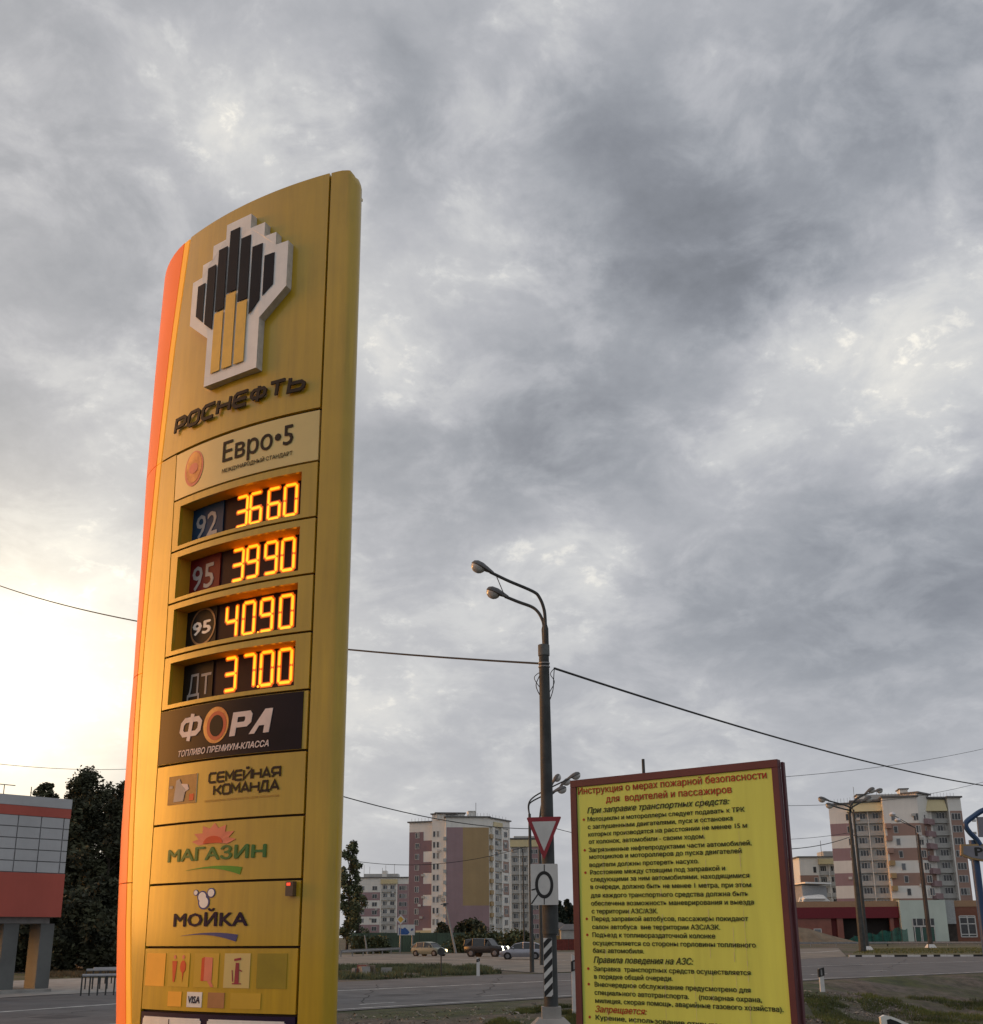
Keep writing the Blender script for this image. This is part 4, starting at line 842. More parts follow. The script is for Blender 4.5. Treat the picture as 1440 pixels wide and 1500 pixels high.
post(1363, 1383, 1222, 150, .36, .17, [], 'lamp_column', 'dark tapering bare column on a white footing before the pale teal entrance', 'pole', m=mat('rust_pole', (.06, .05, .045), .8, .3, .3), foot=True)
# a pair of white globe lamps hanging near the apartment block
gl = at(1307, 1193, 140); g2 = at(1315, 1201.5, 140)
gt = thing('twin_globe_lamp', 'two pale globe lamps on a thin arm before the right apartment block', 'street lamp', Vector((at(1363, 1390, 150).x * .93, 140, .1)))
for p in (gl, g2):
    mb = MB(); mb.tube([p + Vector((0, 0, z)) for z in (-.28, -.2, 0, .2, .28)], [.12, .3, .42, .3, .1], 10); obj('globe', mb, mat('globe', (.6, .6, .62), .3), gt, smooth=True)
mb = MB(); base = gt.location.copy(); mb.tube([base, Vector((base.x, 140, g2.z - 1)), ], .06, 6); mb.tube([Vector((base.x, 140, g2.z - 1)), g2], .05, 6); mb.tube([Vector((base.x, 140, g2.z - 1)), gl], .05, 6); obj('pole', mb, POLE, gt)
def delineator(x, yb, yt, label, flipc=False):
    b0 = gnd(x, yb); h = at(x, yt, b0.y).z; r_ = thing('marker_post', label, 'marker post', b0, 'roadside marker posts'); w = .065 + b0.y * .0004
    mb = MB(); mb.hexa([(b0.x + a * w, b0.y + c_ * .05, -.02) for a, c_ in ((-1, -1), (1, -1), (1, 1), (-1, 1))] + [(b0.x + a * w * .9, b0.y + c_ * .045, h - (.06 if a > 0 else 0)) for a, c_ in ((-1, -1), (1, -1), (1, 1), (-1, 1))]); obj('post', mb, WHT, r_)
    zb_ = h * (.72 if not flipc else .62); zt_ = h * (.90 if not flipc else 1.0); mb = MB(); ww = w * (1.04 if not flipc else 1.35)
    mb.hexa([(b0.x + a * ww, b0.y + c_ * .06, zb_ + (.06 if a > 0 else 0)) for a, c_ in ((-1, -1), (1, -1), (1, 1), (-1, 1))] + [(b0.x + a * ww, b0.y + c_ * .06, zt_ + (.05 if a > 0 else -.02)) for a, c_ in ((-1, -1), (1, -1), (1, 1), (-1, 1))]); obj('black_band', mb, BLK, r_)
    mb = MB(); mb.box(b0.x - .025, b0.x + .025, b0.y - .066, b0.y - .061, zb_ + .06, zt_ - .03); obj('reflector', mb, STEEL, r_)
delineator(700.5, 1430, 1402, 'white marker post with black band beyond the near road by the dark offroader')
delineator(1205, 1452, 1419, 'white marker post with a large black head right of the notice board', True)
delineator(843, 1490, 1398, 'white marker post half hidden by the left edge of the notice board')
# thin back-facing sign on a post near the hatchback
b0 = gnd(646, 1430); r_ = thing('small_road_sign', 'small dark road sign seen from behind in front of the hatchback', 'road sign', b0)
mb = MB(); mb.tube([b0, (b0.x, b0.y, at(646, 1391, b0.y).z)], .035, 6); obj('post', mb, POLE, r_); mb = MB(); zc = at(646, 1394, b0.y).z; mb.prism(ellipse(b0.x, zc, .20, .20, 14), pl_fn(b0.y), .04, .06); obj('sign_plate', mb, POLE, r_)

# ------------------------------------------------------------------ trees
def tree(x, y, h, rad, label, leafm=LEAFD, n=4200, leaf=.22, z0=0., group=None, lobes=None, trunk_h=.3, name='deciduous_tree', shape='oval', tr=.22):
    r_ = thing(name, label, 'tree', (x, y, z0), group); mb = MB(); lean = Vector((random.uniform(-.03, .03), random.uniform(-.03, .03), 1))
    tip = Vector((x, y, z0)) + lean * h * .9
    mb.tube([Vector((x, y, z0 - .1)).lerp(tip, t) + Vector((random.gauss(0, .05), random.gauss(0, .05), 0)) * (t > 0) for t in np.linspace(0, 1, 7)], [tr * (1 - .85 * t) for t in np.linspace(0, 1, 7)], 7)
    cl = []
    L = lobes or max(14, int(h * 2.6))
    for k in range(L):
        t = trunk_h + (1 - trunk_h) * ((k + random.random()) / L)
        prof = {'oval': math.sin(math.pi * min(1, ((t - trunk_h) / (1 - trunk_h)) * .88 + .12)) ** .7, 'cone': (1 - (t - trunk_h) / (1 - trunk_h)) ** .9 + .04, 'col': math.sin(math.pi * min(1, ((t - trunk_h) / (1 - trunk_h)) * .8 + .18)) ** .5}[shape]
        a = random.random() * 6.28; rr_ = rad * prof * random.uniform(.35, 1.0); p = Vector((x, y, z0)) + lean * h * t + Vector((math.cos(a) * rr_, math.sin(a) * rr_, 0))
        root = Vector((x, y, z0)) + lean * h * max(trunk_h * .7, t - .14)
        mb.tube([root, root.lerp(p, .5) + Vector((0, 0, .1)), p], [tr * .35 * (1 - t * .5), tr * .2, .02], 5); cl.append((p, rad * random.uniform(.24, .42) * (.55 + .6 * prof)))
    obj('trunk', mb, BARK, r_, flip=False)
    lm = MB()
    for i in range(n):
        c_, q = random.choice(cl); d = Vector((random.gauss(0, 1), random.gauss(0, 1), random.gauss(0, .85))); d.normalize(); p = c_ + d * q * random.random() ** .45 * random.choice((1, 1, 1, 1.25))
        a = Vector((random.gauss(0, 1), random.gauss(0, 1), random.gauss(0, .6))).normalized(); b_ = a.cross(Vector((random.gauss(0, 1), random.gauss(0, 1), random.gauss(0, 1)))).normalized(); s_ = leaf * random.uniform(.5, 1.2)
        k = len(lm.v); lm.v += [tuple(p - a * s_), tuple(p + b_ * s_ * .55), tuple(p + a * s_), tuple(p - b_ * s_ * .5)]; lm.f.append((k, k + 1, k + 2, k + 3)); lm.m.append(0)
    o = obj('crown', lm, leafm, r_, flip=False); return r_
def tpx(x, ytop, Y, rad, label, **k):
    z0 = far_z(Y); p = at(x, 1380, Y); h = at(x, ytop, Y).z - z0; return tree(p.x, Y, h, rad, label, z0=z0, **k)
tpx(120, 1136, 84, 2.9, 'tall dark tree rising just right of the grey and red building', lobes=70, n=30000, leaf=.17, trunk_h=.06, shape='col', tr=.3)
tpx(98, 1175, 80, 2.0, 'dark bushy tree tight against the corner of the grey building', n=9000, trunk_h=.05, shape='col')
tpx(147, 1175, 78, 2.2, 'shorter dark tree filling the gap between the two tall dark trees', n=11000, leaf=.22, trunk_h=.04, shape='oval')
tpx(184, 1146, 82, 2.2, 'tall dark tree cut off by the orange edge of the stele', lobes=60, n=26000, leaf=.17, trunk_h=.05, shape='col', tr=.3)
tpx(40, 1150, 90, 1.8, 'treetop peeking over the roof of the grey building', n=5000, leaf=.22)
tpx(8, 1300, 72, 2.6, 'dark tree behind the left columns of the grey building', n=8000, trunk_h=.05)
tpx(60, 1280, 74, 2.6, 'dark tree seen between the columns of the grey building', n=8000, trunk_h=.05)
tpx(138, 1300, 72, 3.2, 'low dark bushy tree beside the grey columns', n=14000, trunk_h=.03)
tpx(508, 1236, 160, 1.9, 'slender birch standing right beside the stele', leafm=LEAFM, n=6500, leaf=.26, trunk_h=.12, shape='col', name='birch_tree')
tpx(524, 1300, 158, 2.0, 'drooping lower birch next to the slender birch', leafm=LEAFM, n=2600, leaf=.24, trunk_h=.15, name='birch_tree')
tpx(690, 1350, 250, 4.2, 'round dark bushy tree in front of the mauve blank wall', n=3500, leaf=.5, trunk_h=.1)
tpx(646, 1353, 252, 2.8, 'small dark tree at the foot of the white stair bay', n=1800, leaf=.45, trunk_h=.1)
for i, (x, yt, lab) in enumerate([(818, 1322, 'spruce rising directly right of the lamp post'), (824, 1328, 'lower spruce between the two taller ones behind the board'), (831, 1319, 'tallest spruce just left of the notice board'), (838, 1330, 'spruce touching the left edge of the notice board'), (812, 1332, 'short spruce hidden partly by the lamp post'), (846, 1325, 'spruce behind the notice board')]):
    tpx(x, yt, 420 + i * 6, 4.0, lab, leafm=LEAFS, n=2600, leaf=.8, trunk_h=.02, shape='cone', name='spruce_tree', lobes=50, group='spruces behind the houses')
def bush(x, yb, w, h, Y, label, m=LEAFM, n=900):
    p = at(x, yb, Y); z0 = far_z(Y); lm = MB(); cs = [(p.x + random.uniform(-.6, .6) * w, Y + random.uniform(-.4, .4) * w, z0 + random.uniform(.15, .7) * h, random.uniform(.3, .5) * h) for _ in range(7)]
    for i in range(n):
        cx2, cy2, cz2, q = random.choice(cs); d = Vector((random.gauss(0, 1), random.gauss(0, 1), random.gauss(0, 1))).normalized() * q * random.random() ** .4; s_ = h * random.uniform(.05, .12); pp = Vector((cx2, cy2, max(z0 + .05, cz2 + d.z))) + Vector((d.x * 1.3, d.y, 0))
        a = Vector((random.gauss(0, 1), random.gauss(0, 1), random.gauss(0, 1))).normalized() * s_; b_ = a.cross(Vector((.3, .4, .8))).normalized() * s_ * .6; k = len(lm.v)
        lm.v += [tuple(pp - a), tuple(pp + b_), tuple(pp + a), tuple(pp - b_)]; lm.f.append((k, k + 1, k + 2, k + 3)); lm.m.append(0)
    return tag(obj('bush', lm, m, flip=False), label, 'bush', 'bushes along the side road')
for i, (x, w, h, lab) in enumerate([(560, 2.4, 2.4, 'green bush before the fence left of the blue billboard'), (668, 3.0, 2.4, 'broad bush between the hatchback and the offroader'), (700, 3.4, 3.0, 'bush rising behind the dark offroader'), (740, 3.0, 2.2, 'bush behind the silver car roof'), (540, 2.6, 2.2, 'bush near the leaning pole by the stele'), (755, 2.0, 2.8, 'thin bush under the low apartment wing')]):
    bush(x, 1396, w, h, 146 - i, lab, n=1200)

# ------------------------------------------------------------------ buildings
class Fac:
    """a vertical facade seen between pixel columns x0 and x1 at depths Y0 and Y1"""
    def __init__(s, x0, Y0, x1, Y1, zb=0.):
        s.A = at(x0, 1372, Y0); s.B = at(x1, 1372, Y1); s.A.z = s.B.z = 0; s.L = (s.B - s.A).length; s.u = (s.B - s.A) / s.L; s.n = Vector((s.u.y, -s.u.x, 0)); s.zb = zb
    def P(s, a, z, d=0.): p = s.A + s.u * a + s.n * d; return Vector((p.x, p.y, z))
    def hit(s, x, y):
        r_ = ray(x, y); o = Vector((0, 0, EYE)); den = r_.x * s.n.x + r_.y * s.n.y; t = (s.A.x * s.n.x + s.A.y * s.n.y) / den
        p = o + r_ * t; return (Vector((p.x, p.y, 0)) - s.A).dot(s.u), p.z
    def a(s, x): return s.hit(x, 1372)[0]
    def z(s, x, y): return s.hit(x, y)[1]
    def box(s, mb, a0, a1, z0, z1, d0, d1, mi=None):
        mb.hexa([s.P(a0, z0, d0), s.P(a1, z0, d0), s.P(a1, z0, d1), s.P(a0, z0, d1), s.P(a0, z1, d0), s.P(a1, z1, d0), s.P(a1, z1, d1), s.P(a0, z1, d1)], mi)
    def part(s, name, m, par, a0, a1, z0, z1, d0, d1): mb = MB(); s.box(mb, a0, a1, z0, z1, d0, d1); return obj(name, mb, m, par)
WM = {}
def window(fac, a, z, w, h, par, panes=2, d=.0, frame=.10):
    vr = random.choice((0, 0, 0, 1, 2)); key = (round(w, 2), round(h, 2), panes, vr)
    if key not in WM:
        mb = MB(); fr = frame
        for x0, x1, z0, z1 in [(-w / 2, w / 2, -h / 2, -h / 2 + fr), (-w / 2, w / 2, h / 2 - fr, h / 2), (-w / 2, -w / 2 + fr, -h / 2 + fr, h / 2 - fr), (w / 2 - fr, w / 2, -h / 2 + fr, h / 2 - fr)] + [(-w / 2 + w * k / panes - fr / 2, -w / 2 + w * k / panes + fr / 2, -h / 2 + fr, h / 2 - fr) for k in range(1, panes)]: mb.box(x0, x1, -.06, .05, z0, z1)
        mf = bpy.data.meshes.new('window'); mf.from_pydata(mb.v, [], mb.f); mf.materials.append(WINF)
        mb = MB()
        for k in range(panes): mb.box(-w / 2 + w * k / panes + fr / 2, -w / 2 + w * (k + 1) / panes - fr / 2, -.02, .03, -h / 2 + fr, h / 2 - fr)
        mp = bpy.data.meshes.new('pane'); mp.from_pydata(mb.v, [], mb.f); mp.materials.append(PANE)
        if vr:
            mp.materials.append(BLIND if vr == 1 else SKYP)
            for q in range(6): mp.polygons[-1 - q].material_index = 1
        WM[key] = (mf, mp)
    mf, mp = WM[key]; p = fac.P(a, z, d + .03) - rootloc(par); rz = math.atan2(fac.u.y, fac.u.x)
    o = link_mesh('window', mf, par, p, rz); link_mesh('pane', mp, o); return o
def rows(z0, z1, n): return [z0 + (z1 - z0) * k / (n - 1) for k in range(n)]
def loggia(fac, a0, a1, zc, fh, par, depth=1.2, win=True, panes=3, soff=0.):
    """one balcony bay on one floor: railing slab in front, glazed wall behind"""
    mb = MB(); fac.box(mb, a0, a1, zc - fh * .5, zc - fh * .5 + .22, -.3, .12); fac.box(mb, a0 + .05, a1 - .05, zc - fh * .5 + .22, zc - fh * .5 + 1.15, -.02, .05); obj('balcony', mb, GREYC, par)
    if win:
        w = min(2.1, (a1 - a0) * .62)
        window(fac, (a0 + a1) / 2 + soff, zc + .15, w, 1.9, par, panes, d=-.55)

# --- tower with plum, mauve and ochre walls
TB = at(655, 1380, 302); tw = thing('apartment_tower', 'tall apartment tower with plum pattern, mauve and ochre blank walls', 'apartment block', (TB.x, TB.y, far_z(302)))
zb = far_z(302)
F1 = Fac(597.5, 306, 631.5, 304); F2 = Fac(631.5, 302.5, 652, 301.5); F3 = Fac(652, 300, 717.5, 301.5); F4 = Fac(717.5, 301.6, 748.5, 312)
zr = [F1.z(610, y) for y in (1224, 1351.5)]; fr_ = rows(zr[0], zr[1], 9); FH = abs(fr_[0] - fr_[1])
t1 = F1.z(614, 1205); F1.part('wall', WALLW, tw, 0, F1.L, zb, t1, -10, 0); F1.part('cornice', ROOFG, tw, -.5, F1.L, t1, t1 + .35, -10.5, .5)
zc0 = F1.z(610, 1219); a619 = F1.a(619)
F1.part('plum_cladding', WALLR, tw, .05, a619, zb, zc0, .01, .06)
for k in range(9):
    if k in (0, 2, 4, 6): continue
    F1.part('plum_cladding', WALLR, tw, a619 + .002, F1.L, fr_[k] - FH / 2, fr_[k] + FH / 2 - .002, .01, .06)
F1.part('cream_canopy', CREAM, tw, F1.a(611), F1.L + 1.8, F1.z(620, 1371), F1.z(620, 1363), .07, 1.2)
for z in fr_: window(F1, F1.a(609.7), z, 1.25, 1.6, tw, 2, d=.06)
t2 = F2.z(640, 1193); F2.part('stair_bay', WALLW, tw, 0, F2.L, zb, t2, -8, 0); F2.part('cornice', ROOFG, tw, -.4, F2.L + 3, t2, t2 + .3, -8, .4)
for z in fr_:
    for x in (635, 640.6): window(F2, F2.a(x), z + .1, .75, 1.7, tw, 1, d=.0)
t3 = F3.z(690, 1197.5); F3.part('wall', WALLW, tw, 0, F3.L, zb, t3, -12, 0); F3.part('cornice', ROOFG, tw, -.4, F3.L + .4, t3, t3 + .35, -12, .5)
zq = F3.z(690, 1212); zo = F3.z(690, 1326.5); a678 = F3.a(678)
F3.part('mauve_cladding', WALLM, tw, .25, a678 - .001, zo, zq, .01, .06); F3.part('ochre_cladding', OCHRE, tw, a678, F3.L - .1, zo, zq, .01, .06); F3.part('mauve_cladding', WALLM, tw, .25, F3.L - .1, zb, zo - .002, .01, .06)
for k in range(9): F3.part('balcony_box', GREYC, tw, -.65, .2, fr_[k] - 1.9, fr_[k] - .9, .02, .5)
t4 = F4.z(733, 1201.5); F4.part('wall', WALLW, tw, 0, F4.L, zb, t4, -10, -.6); F4.part('cornice', ROOFG, tw, -.2, F4.L + .4, t4, t4 + .35, -10, .4)
zr4 = rows(F4.z(742, 1223), F4.z(742, 1351.5), 9); zt4 = zr4[0] + FH / 2 + .2
F4.part('parapet', WALLW, tw, 0, F4.L, zt4, t4, -.59, .0); F4.part('cream_panel', CREAM, tw, F4.a(724), F4.a(737), zt4 + .1, t4 - .8, .01, .25)
for a0, a1 in ((722.5, 726), (736, 738), (746.5, 748.4)): F4.part('pier', WALLW, tw, F4.a(a0), F4.a(a1), zb, zt4 - .01, -.59, .05)
for k, z in enumerate(zr4):
    F4.part('balcony_box', OCHRE if k < 8 else GREYC, tw, .25, F4.a(721.8), z - 1.7, z - .55, -.5, .5)
    loggia(F4, F4.a(726.2), F4.a(735.8), z, FH, tw, panes=2)
    F4.part('facade_panel', BRWN if k % 2 else WALLW, tw, F4.a(738.2), F4.a(746.3), z - FH / 2, z + FH / 2 - .01, -.58, .0)
    window(F4, F4.a(742), z, 1.9, 1.6, tw, 2, d=.0)
# roof storey, lift house, masts
mb = MB(); q0, q1 = F3.z(680, 1190), t3
F3.box(mb, -2.5, F3.L * .45, t3 - .5, F3.z(665, 1190.5), -9, -2.0); obj('roof_storey', mb, WALLW, tw); mb = MB(); F3.box(mb, -2.9, F3.L * .48, F3.z(665, 1190.5), F3.z(665, 1189), -9.5, -1.6); obj('roof_slab', mb, ROOFG, tw)
mb = MB(); F3.box(mb, F3.a(688), F3.a(699), t3, F3.z(693, 1187), -7, -3); F3.box(mb, F3.a(687.5), F3.a(699.5), F3.z(693, 1187), F3.z(693, 1186), -7.3, -2.7); obj('lift_house', mb, WALLW, tw)
mb = MB(); zt_ = F3.z(699, 1174); p = F3.P(F3.a(699.3), t3, -3); mb.tube([p, (p.x, p.y, zt_)], .07, 5)
for x in range(600, 748, 5):
    fcc = F1 if x < 632 else F3 if x < 717 else F4; aa = fcc.a(x); tt = t1 if x < 632 else t3 if x < 717 else t4; mb.tube([fcc.P(aa, tt, -.5), fcc.P(aa, tt + 1.3, -.5)], .035, 4)
obj('roof_masts', mb, POLE, tw)

# --- lower wing to the right of the tower
LW = Fac(748, 362, 792, 362); zl = far_z(360); p = at(770, 1380, 362); lw = thing('apartment_wing', 'lower apartment wing with grey loggias and a cream band right of the tower', 'apartment block', (p.x, p.y, zl), 'lower apartment wings')
zrw = rows(LW.z(770, 1247.5), LW.z(770, 1371), 10); fh = zrw[0] - zrw[1]; tt = LW.z(770, 1229)
LW.part('wall', GREYC, lw, 0, LW.L, zl, tt, -12, -.6); LW.part('cream_band', CREAM, lw, 0, LW.L, zrw[0] + fh / 2 + .1, tt - .3, -.58, .3); LW.part('cornice', ROOFG, lw, -.3, LW.L + .3, tt, tt + .35, -12.3, .5); LW.part('roof_storey', GREYC, lw, 1.5, 9, tt + .36, LW.z(760, 1224), -9, -2)
for x0, x1 in ((749, 750.5), (762, 763.2), (775, 776.5)): LW.part('pier', WALLW, lw, LW.a(x0), LW.a(x1), zl, zrw[0] + fh / 2, -.58, .06)
for z in zrw:
    loggia(LW, LW.a(750.7), LW.a(761.8), z, fh, lw, panes=2); loggia(LW, LW.a(763.4), LW.a(774.8), z, fh, lw, panes=2)
    LW.part('facade_panel', WALLM, lw, LW.a(776.7), LW.L, z - fh / 2, z + fh / 2 - .02, -.58, 0); window(LW, LW.a(781.5), z, 1.7, 1.5, lw, 3, d=0); window(LW, LW.a(786.5), z, 1.5, 1.5, lw, 2, d=0)
# --- lower wing to the left of the tower
L0 = Fac(521, 405, 598, 405); zl = far_z(400); p = at(560, 1380, 405); l0 = thing('apartment_wing', 'low white and pink apartment wing behind the blue billboard left of the tower', 'apartment block', (p.x, p.y, zl), 'lower apartment wings')
zrw = rows(L0.z(560, 1301), L0.z(560, 1372.5), 7); fh = zrw[0] - zrw[1]; tt = L0.z(560, 1286)
L0.part('wall', WALLW, l0, 0, L0.L, zl, tt, -12, -.6); L0.part('cornice', ROOFG, l0, -.4, L0.L, tt, tt + .35, -12, .5); L0.part('parapet', WALLW, l0, 0, L0.L, zrw[0] + fh / 2, tt, -.59, .02)
L0.part('cream_panel', CREAM, l0, L0.a(556), L0.a(581), zrw[0] + fh / 2 + .1, tt - .5, .03, .4); L0.part('roof_storey', GREYC, l0, L0.a(530), L0.a(581), tt + .36, L0.z(560, 1279.5), -9, -2); L0.part('lift_house', WALLW, l0, L0.a(557), L0.a(564), tt + .36, L0.z(560, 1275), -8, -1.9)
for x0, x1 in ((555.7, 557.5), (579, 581)): L0.part('pier', WALLW, l0, L0.a(x0), L0.a(x1), zl, zrw[0] + fh / 2, -.58, .06)
for k, z in enumerate(zrw):
    loggia(L0, L0.a(557.6), L0.a(568), z, fh, l0, panes=2); loggia(L0, L0.a(568.2), L0.a(578.8), z, fh, l0, panes=2)
    L0.part('facade_panel', WALLM if k % 2 else WALLW, l0, 0, L0.a(555.5), z - fh / 2, z + fh / 2 - .02, -.58, 0); L0.part('facade_panel', WALLM, l0, L0.a(581.2), L0.L, z - fh / 2, z + fh / 2 - .02, -.58, 0)
    for x, w, pn in ((530, 1.2, 2), (547.5, 1.9, 2), (587, 1.8, 2), (592, 1.6, 2)): window(L0, L0.a(x), z, w, 1.6, l0, pn, d=0)
mb = MB()
for x in (529.5, 538, 557, 562, 575): q = L0.P(L0.a(x), tt, -3); mb.tube([q, (q.x, q.y, tt + random.uniform(3, 5.5))], .06, 4)
obj('roof_masts', mb, POLE, l0)

# --- right apartment block
rb = thing('apartment_block', 'white apartment block with brown stripes and cream eaves above the brick red shops', 'apartment block', (at(1330, 1380, 262).x, 262, far_z(262))); zb = far_z(262)
G1 = Fac(1231, 268, 1265, 266); G2 = Fac(1265, 266, 1313, 264); G3 = Fac(1313, 262, 1366, 260.5); G4 = Fac(1366, 260.5, 1384, 265.5); G5 = Fac(1380, 265, 1412, 265); G6 = Fac(1412, 264, 1432, 264)
zw = lambda f, x: rows(f.z(x, 1196), f.z(x, 1306), 7)
def zrowsB(f, x): a = f.z(x, 1196.5); b_ = f.z(x, 1306.5); d_ = (a - b_) / 6; return [a - d_ * k for k in range(10) if a - d_ * k > zb + 1], d_
for f, xm, yt in ((G1, 1248, 1176.5), (G2, 1290, 1172), (G3, 1340, 1166), (G4, 1375, 1167), (G5, 1395, 1168), (G6, 1422, 1167)):
    tt = f.z(xm, yt + 1.5); ins = -.6 if f in (G2, G5) else 0.
    f.part('wall', GREYC if f in (G2, G5) else WALLW, rb, 0, f.L, zb, tt, -11 if f is not G4 else -4, ins)
    f.part('cornice', ROOFG, rb, -.3, f.L + .3, tt, tt + .4, -11 if f is not G4 else -4, .6)
z1_, d1_ = zrowsB(G1, 1255)
for k, z in enumerate(z1_):
    G1.part('facade_panel', WALLM if k in (1, 3, 5, 7, 9) else WALLW, rb, .02, G1.L - .02, z - d1_ / 2, z + d1_ / 2 - .01, .004, .05); window(G1, G1.a(1258.5 + k * .6), z, .95, 1.7, rb, 1, d=.05)
for f, bays, xm in ((G2, ((1266.2, 1288.2), (1289.8, 1312.0)), 1290), (G5, ((1385.5, 1410.5),), 1395)):
    zz_, dd_ = zrowsB(f, xm)
    for x0, x1 in bays:
        for z in zz_: loggia(f, f.a(x0), f.a(x1), z, dd_, rb, panes=3, soff=.3)
    for x0, x1 in ([(1264.8, 1266.0), (1288.3, 1289.7), (1312.1, 1314)] if f is G2 else [(1380, 1385.3), (1410.6, 1412)]): f.part('pier', WALLW, rb, f.a(x0), f.a(x1), zb, zz_[0] + dd_ * .55, -.58, .1)
    tt = f.z(xm, 1173 if f is G2 else 1169)
    mb = MB(); a0, a1 = (f.a(1264), f.a(1311)) if f is G2 else (f.a(1373), f.a(1407)); zA = zz_[0] + dd_ * .45
    mb.hexa([f.P(a0 - (1 if f is G2 else 0), zA, -.58), f.P(a1, zA, -.58), f.P(a1, zA, 1.3), f.P(a0 - (1 if f is G2 else 0), zA, 1.3), f.P(a0 + .2, tt - .4, -.5), f.P(a1, tt - .4, -.5), f.P(a1, tt - .4, .1), f.P(a0 + .2, tt - .4, .1)]); obj('cream_eave', mb, CREAM, rb)
z3_, d3_ = zrowsB(G3, 1340)
for k, z in enumerate(z3_):
    mm = BRWN if k in (1, 3, 5, 7) else WALLW
    G3.part('facade_panel', mm, rb, G3.a(1316), G3.L - .01, z - d3_ / 2, z + d3_ / 2 - .01, .004, .05); G4.part('facade_panel', mm, rb, .06, G4.L * .9, z - d3_ / 2, z + d3_ / 2 - .01, .004, .05)
    window(G3, G3.a(1327 + k * 2.), z, 1.0, 1.7, rb, 1, d=.05); window(G3, G3.a(1361.5 + k * 2), z, 1.2, 1.8, rb, 2, d=.05); window(G4, G4.L * .45, z, .7, 1.5, rb, 1, d=.05)
    if k: G3.part('balcony_box', OCHRE if k > 3 else BRWN, rb, .1, G3.a(1322), z + d3_ * .1, z + d3_ * .50, .06, 1.1)
    G4.part('balcony_box', WALLM, rb, G4.L * .35, G4.L * .95, z - d3_ * .55, z - d3_ * .1, .06, 1.0)
z6_, d6_ = zrowsB(G6, 1422)
G6.part('pier', WALLW, rb, -.1, .25, zb, z6_[0] + d6_ / 2, .06, .2)
for k, z in enumerate(z6_): G6.part('facade_panel', BRWN, rb, .3, G6.L - .02, z - d6_ / 2, z + d6_ / 2 - .01, .004, .05); window(G6, G6.L * .5, z + .1, 2.3, 1.7, rb, 3, d=.05)
mb = MB(); G3.box(mb, G3.a(1280), G3.a(1364), G3.z(1340, 1168), G3.z(1340, 1160), -9, -3); obj('roof_storey', mb, GREYC, rb)
for x0, x1, y0, y1 in ((1345, 1357, 1163, 1153.5), (1279, 1290, 1168, 1162)): G3.part('lift_house', WALLW, rb, G3.a(x0), G3.a(x1), G3.z(x0, y0), G3.z(x0, y1), -7, -2.8); G3.part('lift_house_roof', ROOFG, rb, G3.a(x0) - .3, G3.a(x1) + .3, G3.z(x0, y1), G3.z(x0, y1) + .25, -7.3, -2.5)
mb = MB()
for x in range(1235, 1430, 5):
    f = G1 if x < 1265 else G2 if x < 1313 else G3 if x < 1366 else G5 if x < 1412 else G6; y_ = 1178 - 10 * min(1, (x - 1231) / 90); z_ = f.z(x, y_); q = f.P(f.a(x), z_, -1); mb.tube([q - Vector((0, 0, .3)), q + Vector((0, 0, 1.3))], .03, 4)
for x, yy in ((1276, 1148), (1311, 1152), (1315, 1152), (1345, 1150)): q = G3.P(G3.a(x), G3.z(x, 1167), -5); mb.tube([q, (q.x, q.y, G3.z(x, yy))], .05, 4)
obj('roof_masts', mb, POLE, rb)
# --- its low left neighbour
H = Fac(1180, 306, 1236, 306); zl = far_z(306); hb_ = thing('apartment_wing', 'low brown striped apartment wing with cream eave far right of the notice board', 'apartment block', (at(1206, 1380, 306).x, 306, zl), 'lower apartment wings')
tt = H.z(1206, 1256); zrw = rows(H.z(1206, 1274), H.z(1206, 1306), 3); fh = zrw[0] - zrw[1]; zrw += [zrw[2] - fh * k for k in (1, 2, 3, 4)]
H.part('wall', WALLW, hb_, 0, H.L, zl, tt, -12, -.6); H.part('cornice', ROOFG, hb_, -.5, H.L, tt, tt + .35, -12, .5); H.part('parapet', WALLW, hb_, 0, H.L, zrw[0] + fh / 2, tt, -.58, .0); H.part('cream_eave', CREAM, hb_, H.a(1208), H.L, zrw[0] + fh / 2, tt - .4, .01, .9)
for k, z in enumerate(zrw):
    H.part('facade_panel', BRWN if k == 1 or k == 3 else WALLW, hb_, 0, H.a(1207), z - fh / 2, z + fh / 2 - .02, -.58, 0); window(H, H.a(1202 + k), z, 1, 1.8, hb_, 1, d=0)
    loggia(H, H.a(1208), H.a(1223), z, fh, hb_, panes=3); loggia(H, H.a(1224.5), H.a(1236), z, fh, hb_, panes=2)
for x0, x1 in ((1207.1, 1208), (1223.1, 1224.4)): H.part('pier', WALLW, hb_, H.a(x0), H.a(x1), zl, zrw[0] + fh / 2, -.58, .06)
H.part('roof_storey', GREYC, hb_, H.a(1220), H.L, tt + .36, H.z(1225, 1246), -8, -2)
q = H.P(H.a(1219), tt, -3); mb = MB(); mb.tube([q, (q.x, q.y, H.z(1219, 1230))], .07, 4); obj('roof_mast', mb, POLE, hb_)

for f, par, n_, x0, x1, y0, y1 in ((F2, tw, 5, 633, 650, 1215, 1350), (F1, tw, 4, 612, 618, 1230, 1350), (G3, rb, 7, 1328, 1362, 1190, 1306), (G6, rb, 4, 1414, 1430, 1190, 1306), (G1, rb, 4, 1240, 1256, 1200, 1306), (L0, l0, 5, 530, 592, 1305, 1360), (F4, tw, 5, 727, 745, 1225, 1350)):
    for _ in range(n_):
        a_, z_ = f.hit(random.uniform(x0, x1), random.uniform(y0, y1)); f.part('air_conditioner', random.choice((WINF, GREYC)), par, a_, a_ + .85, z_, z_ + .6, .07, .45)
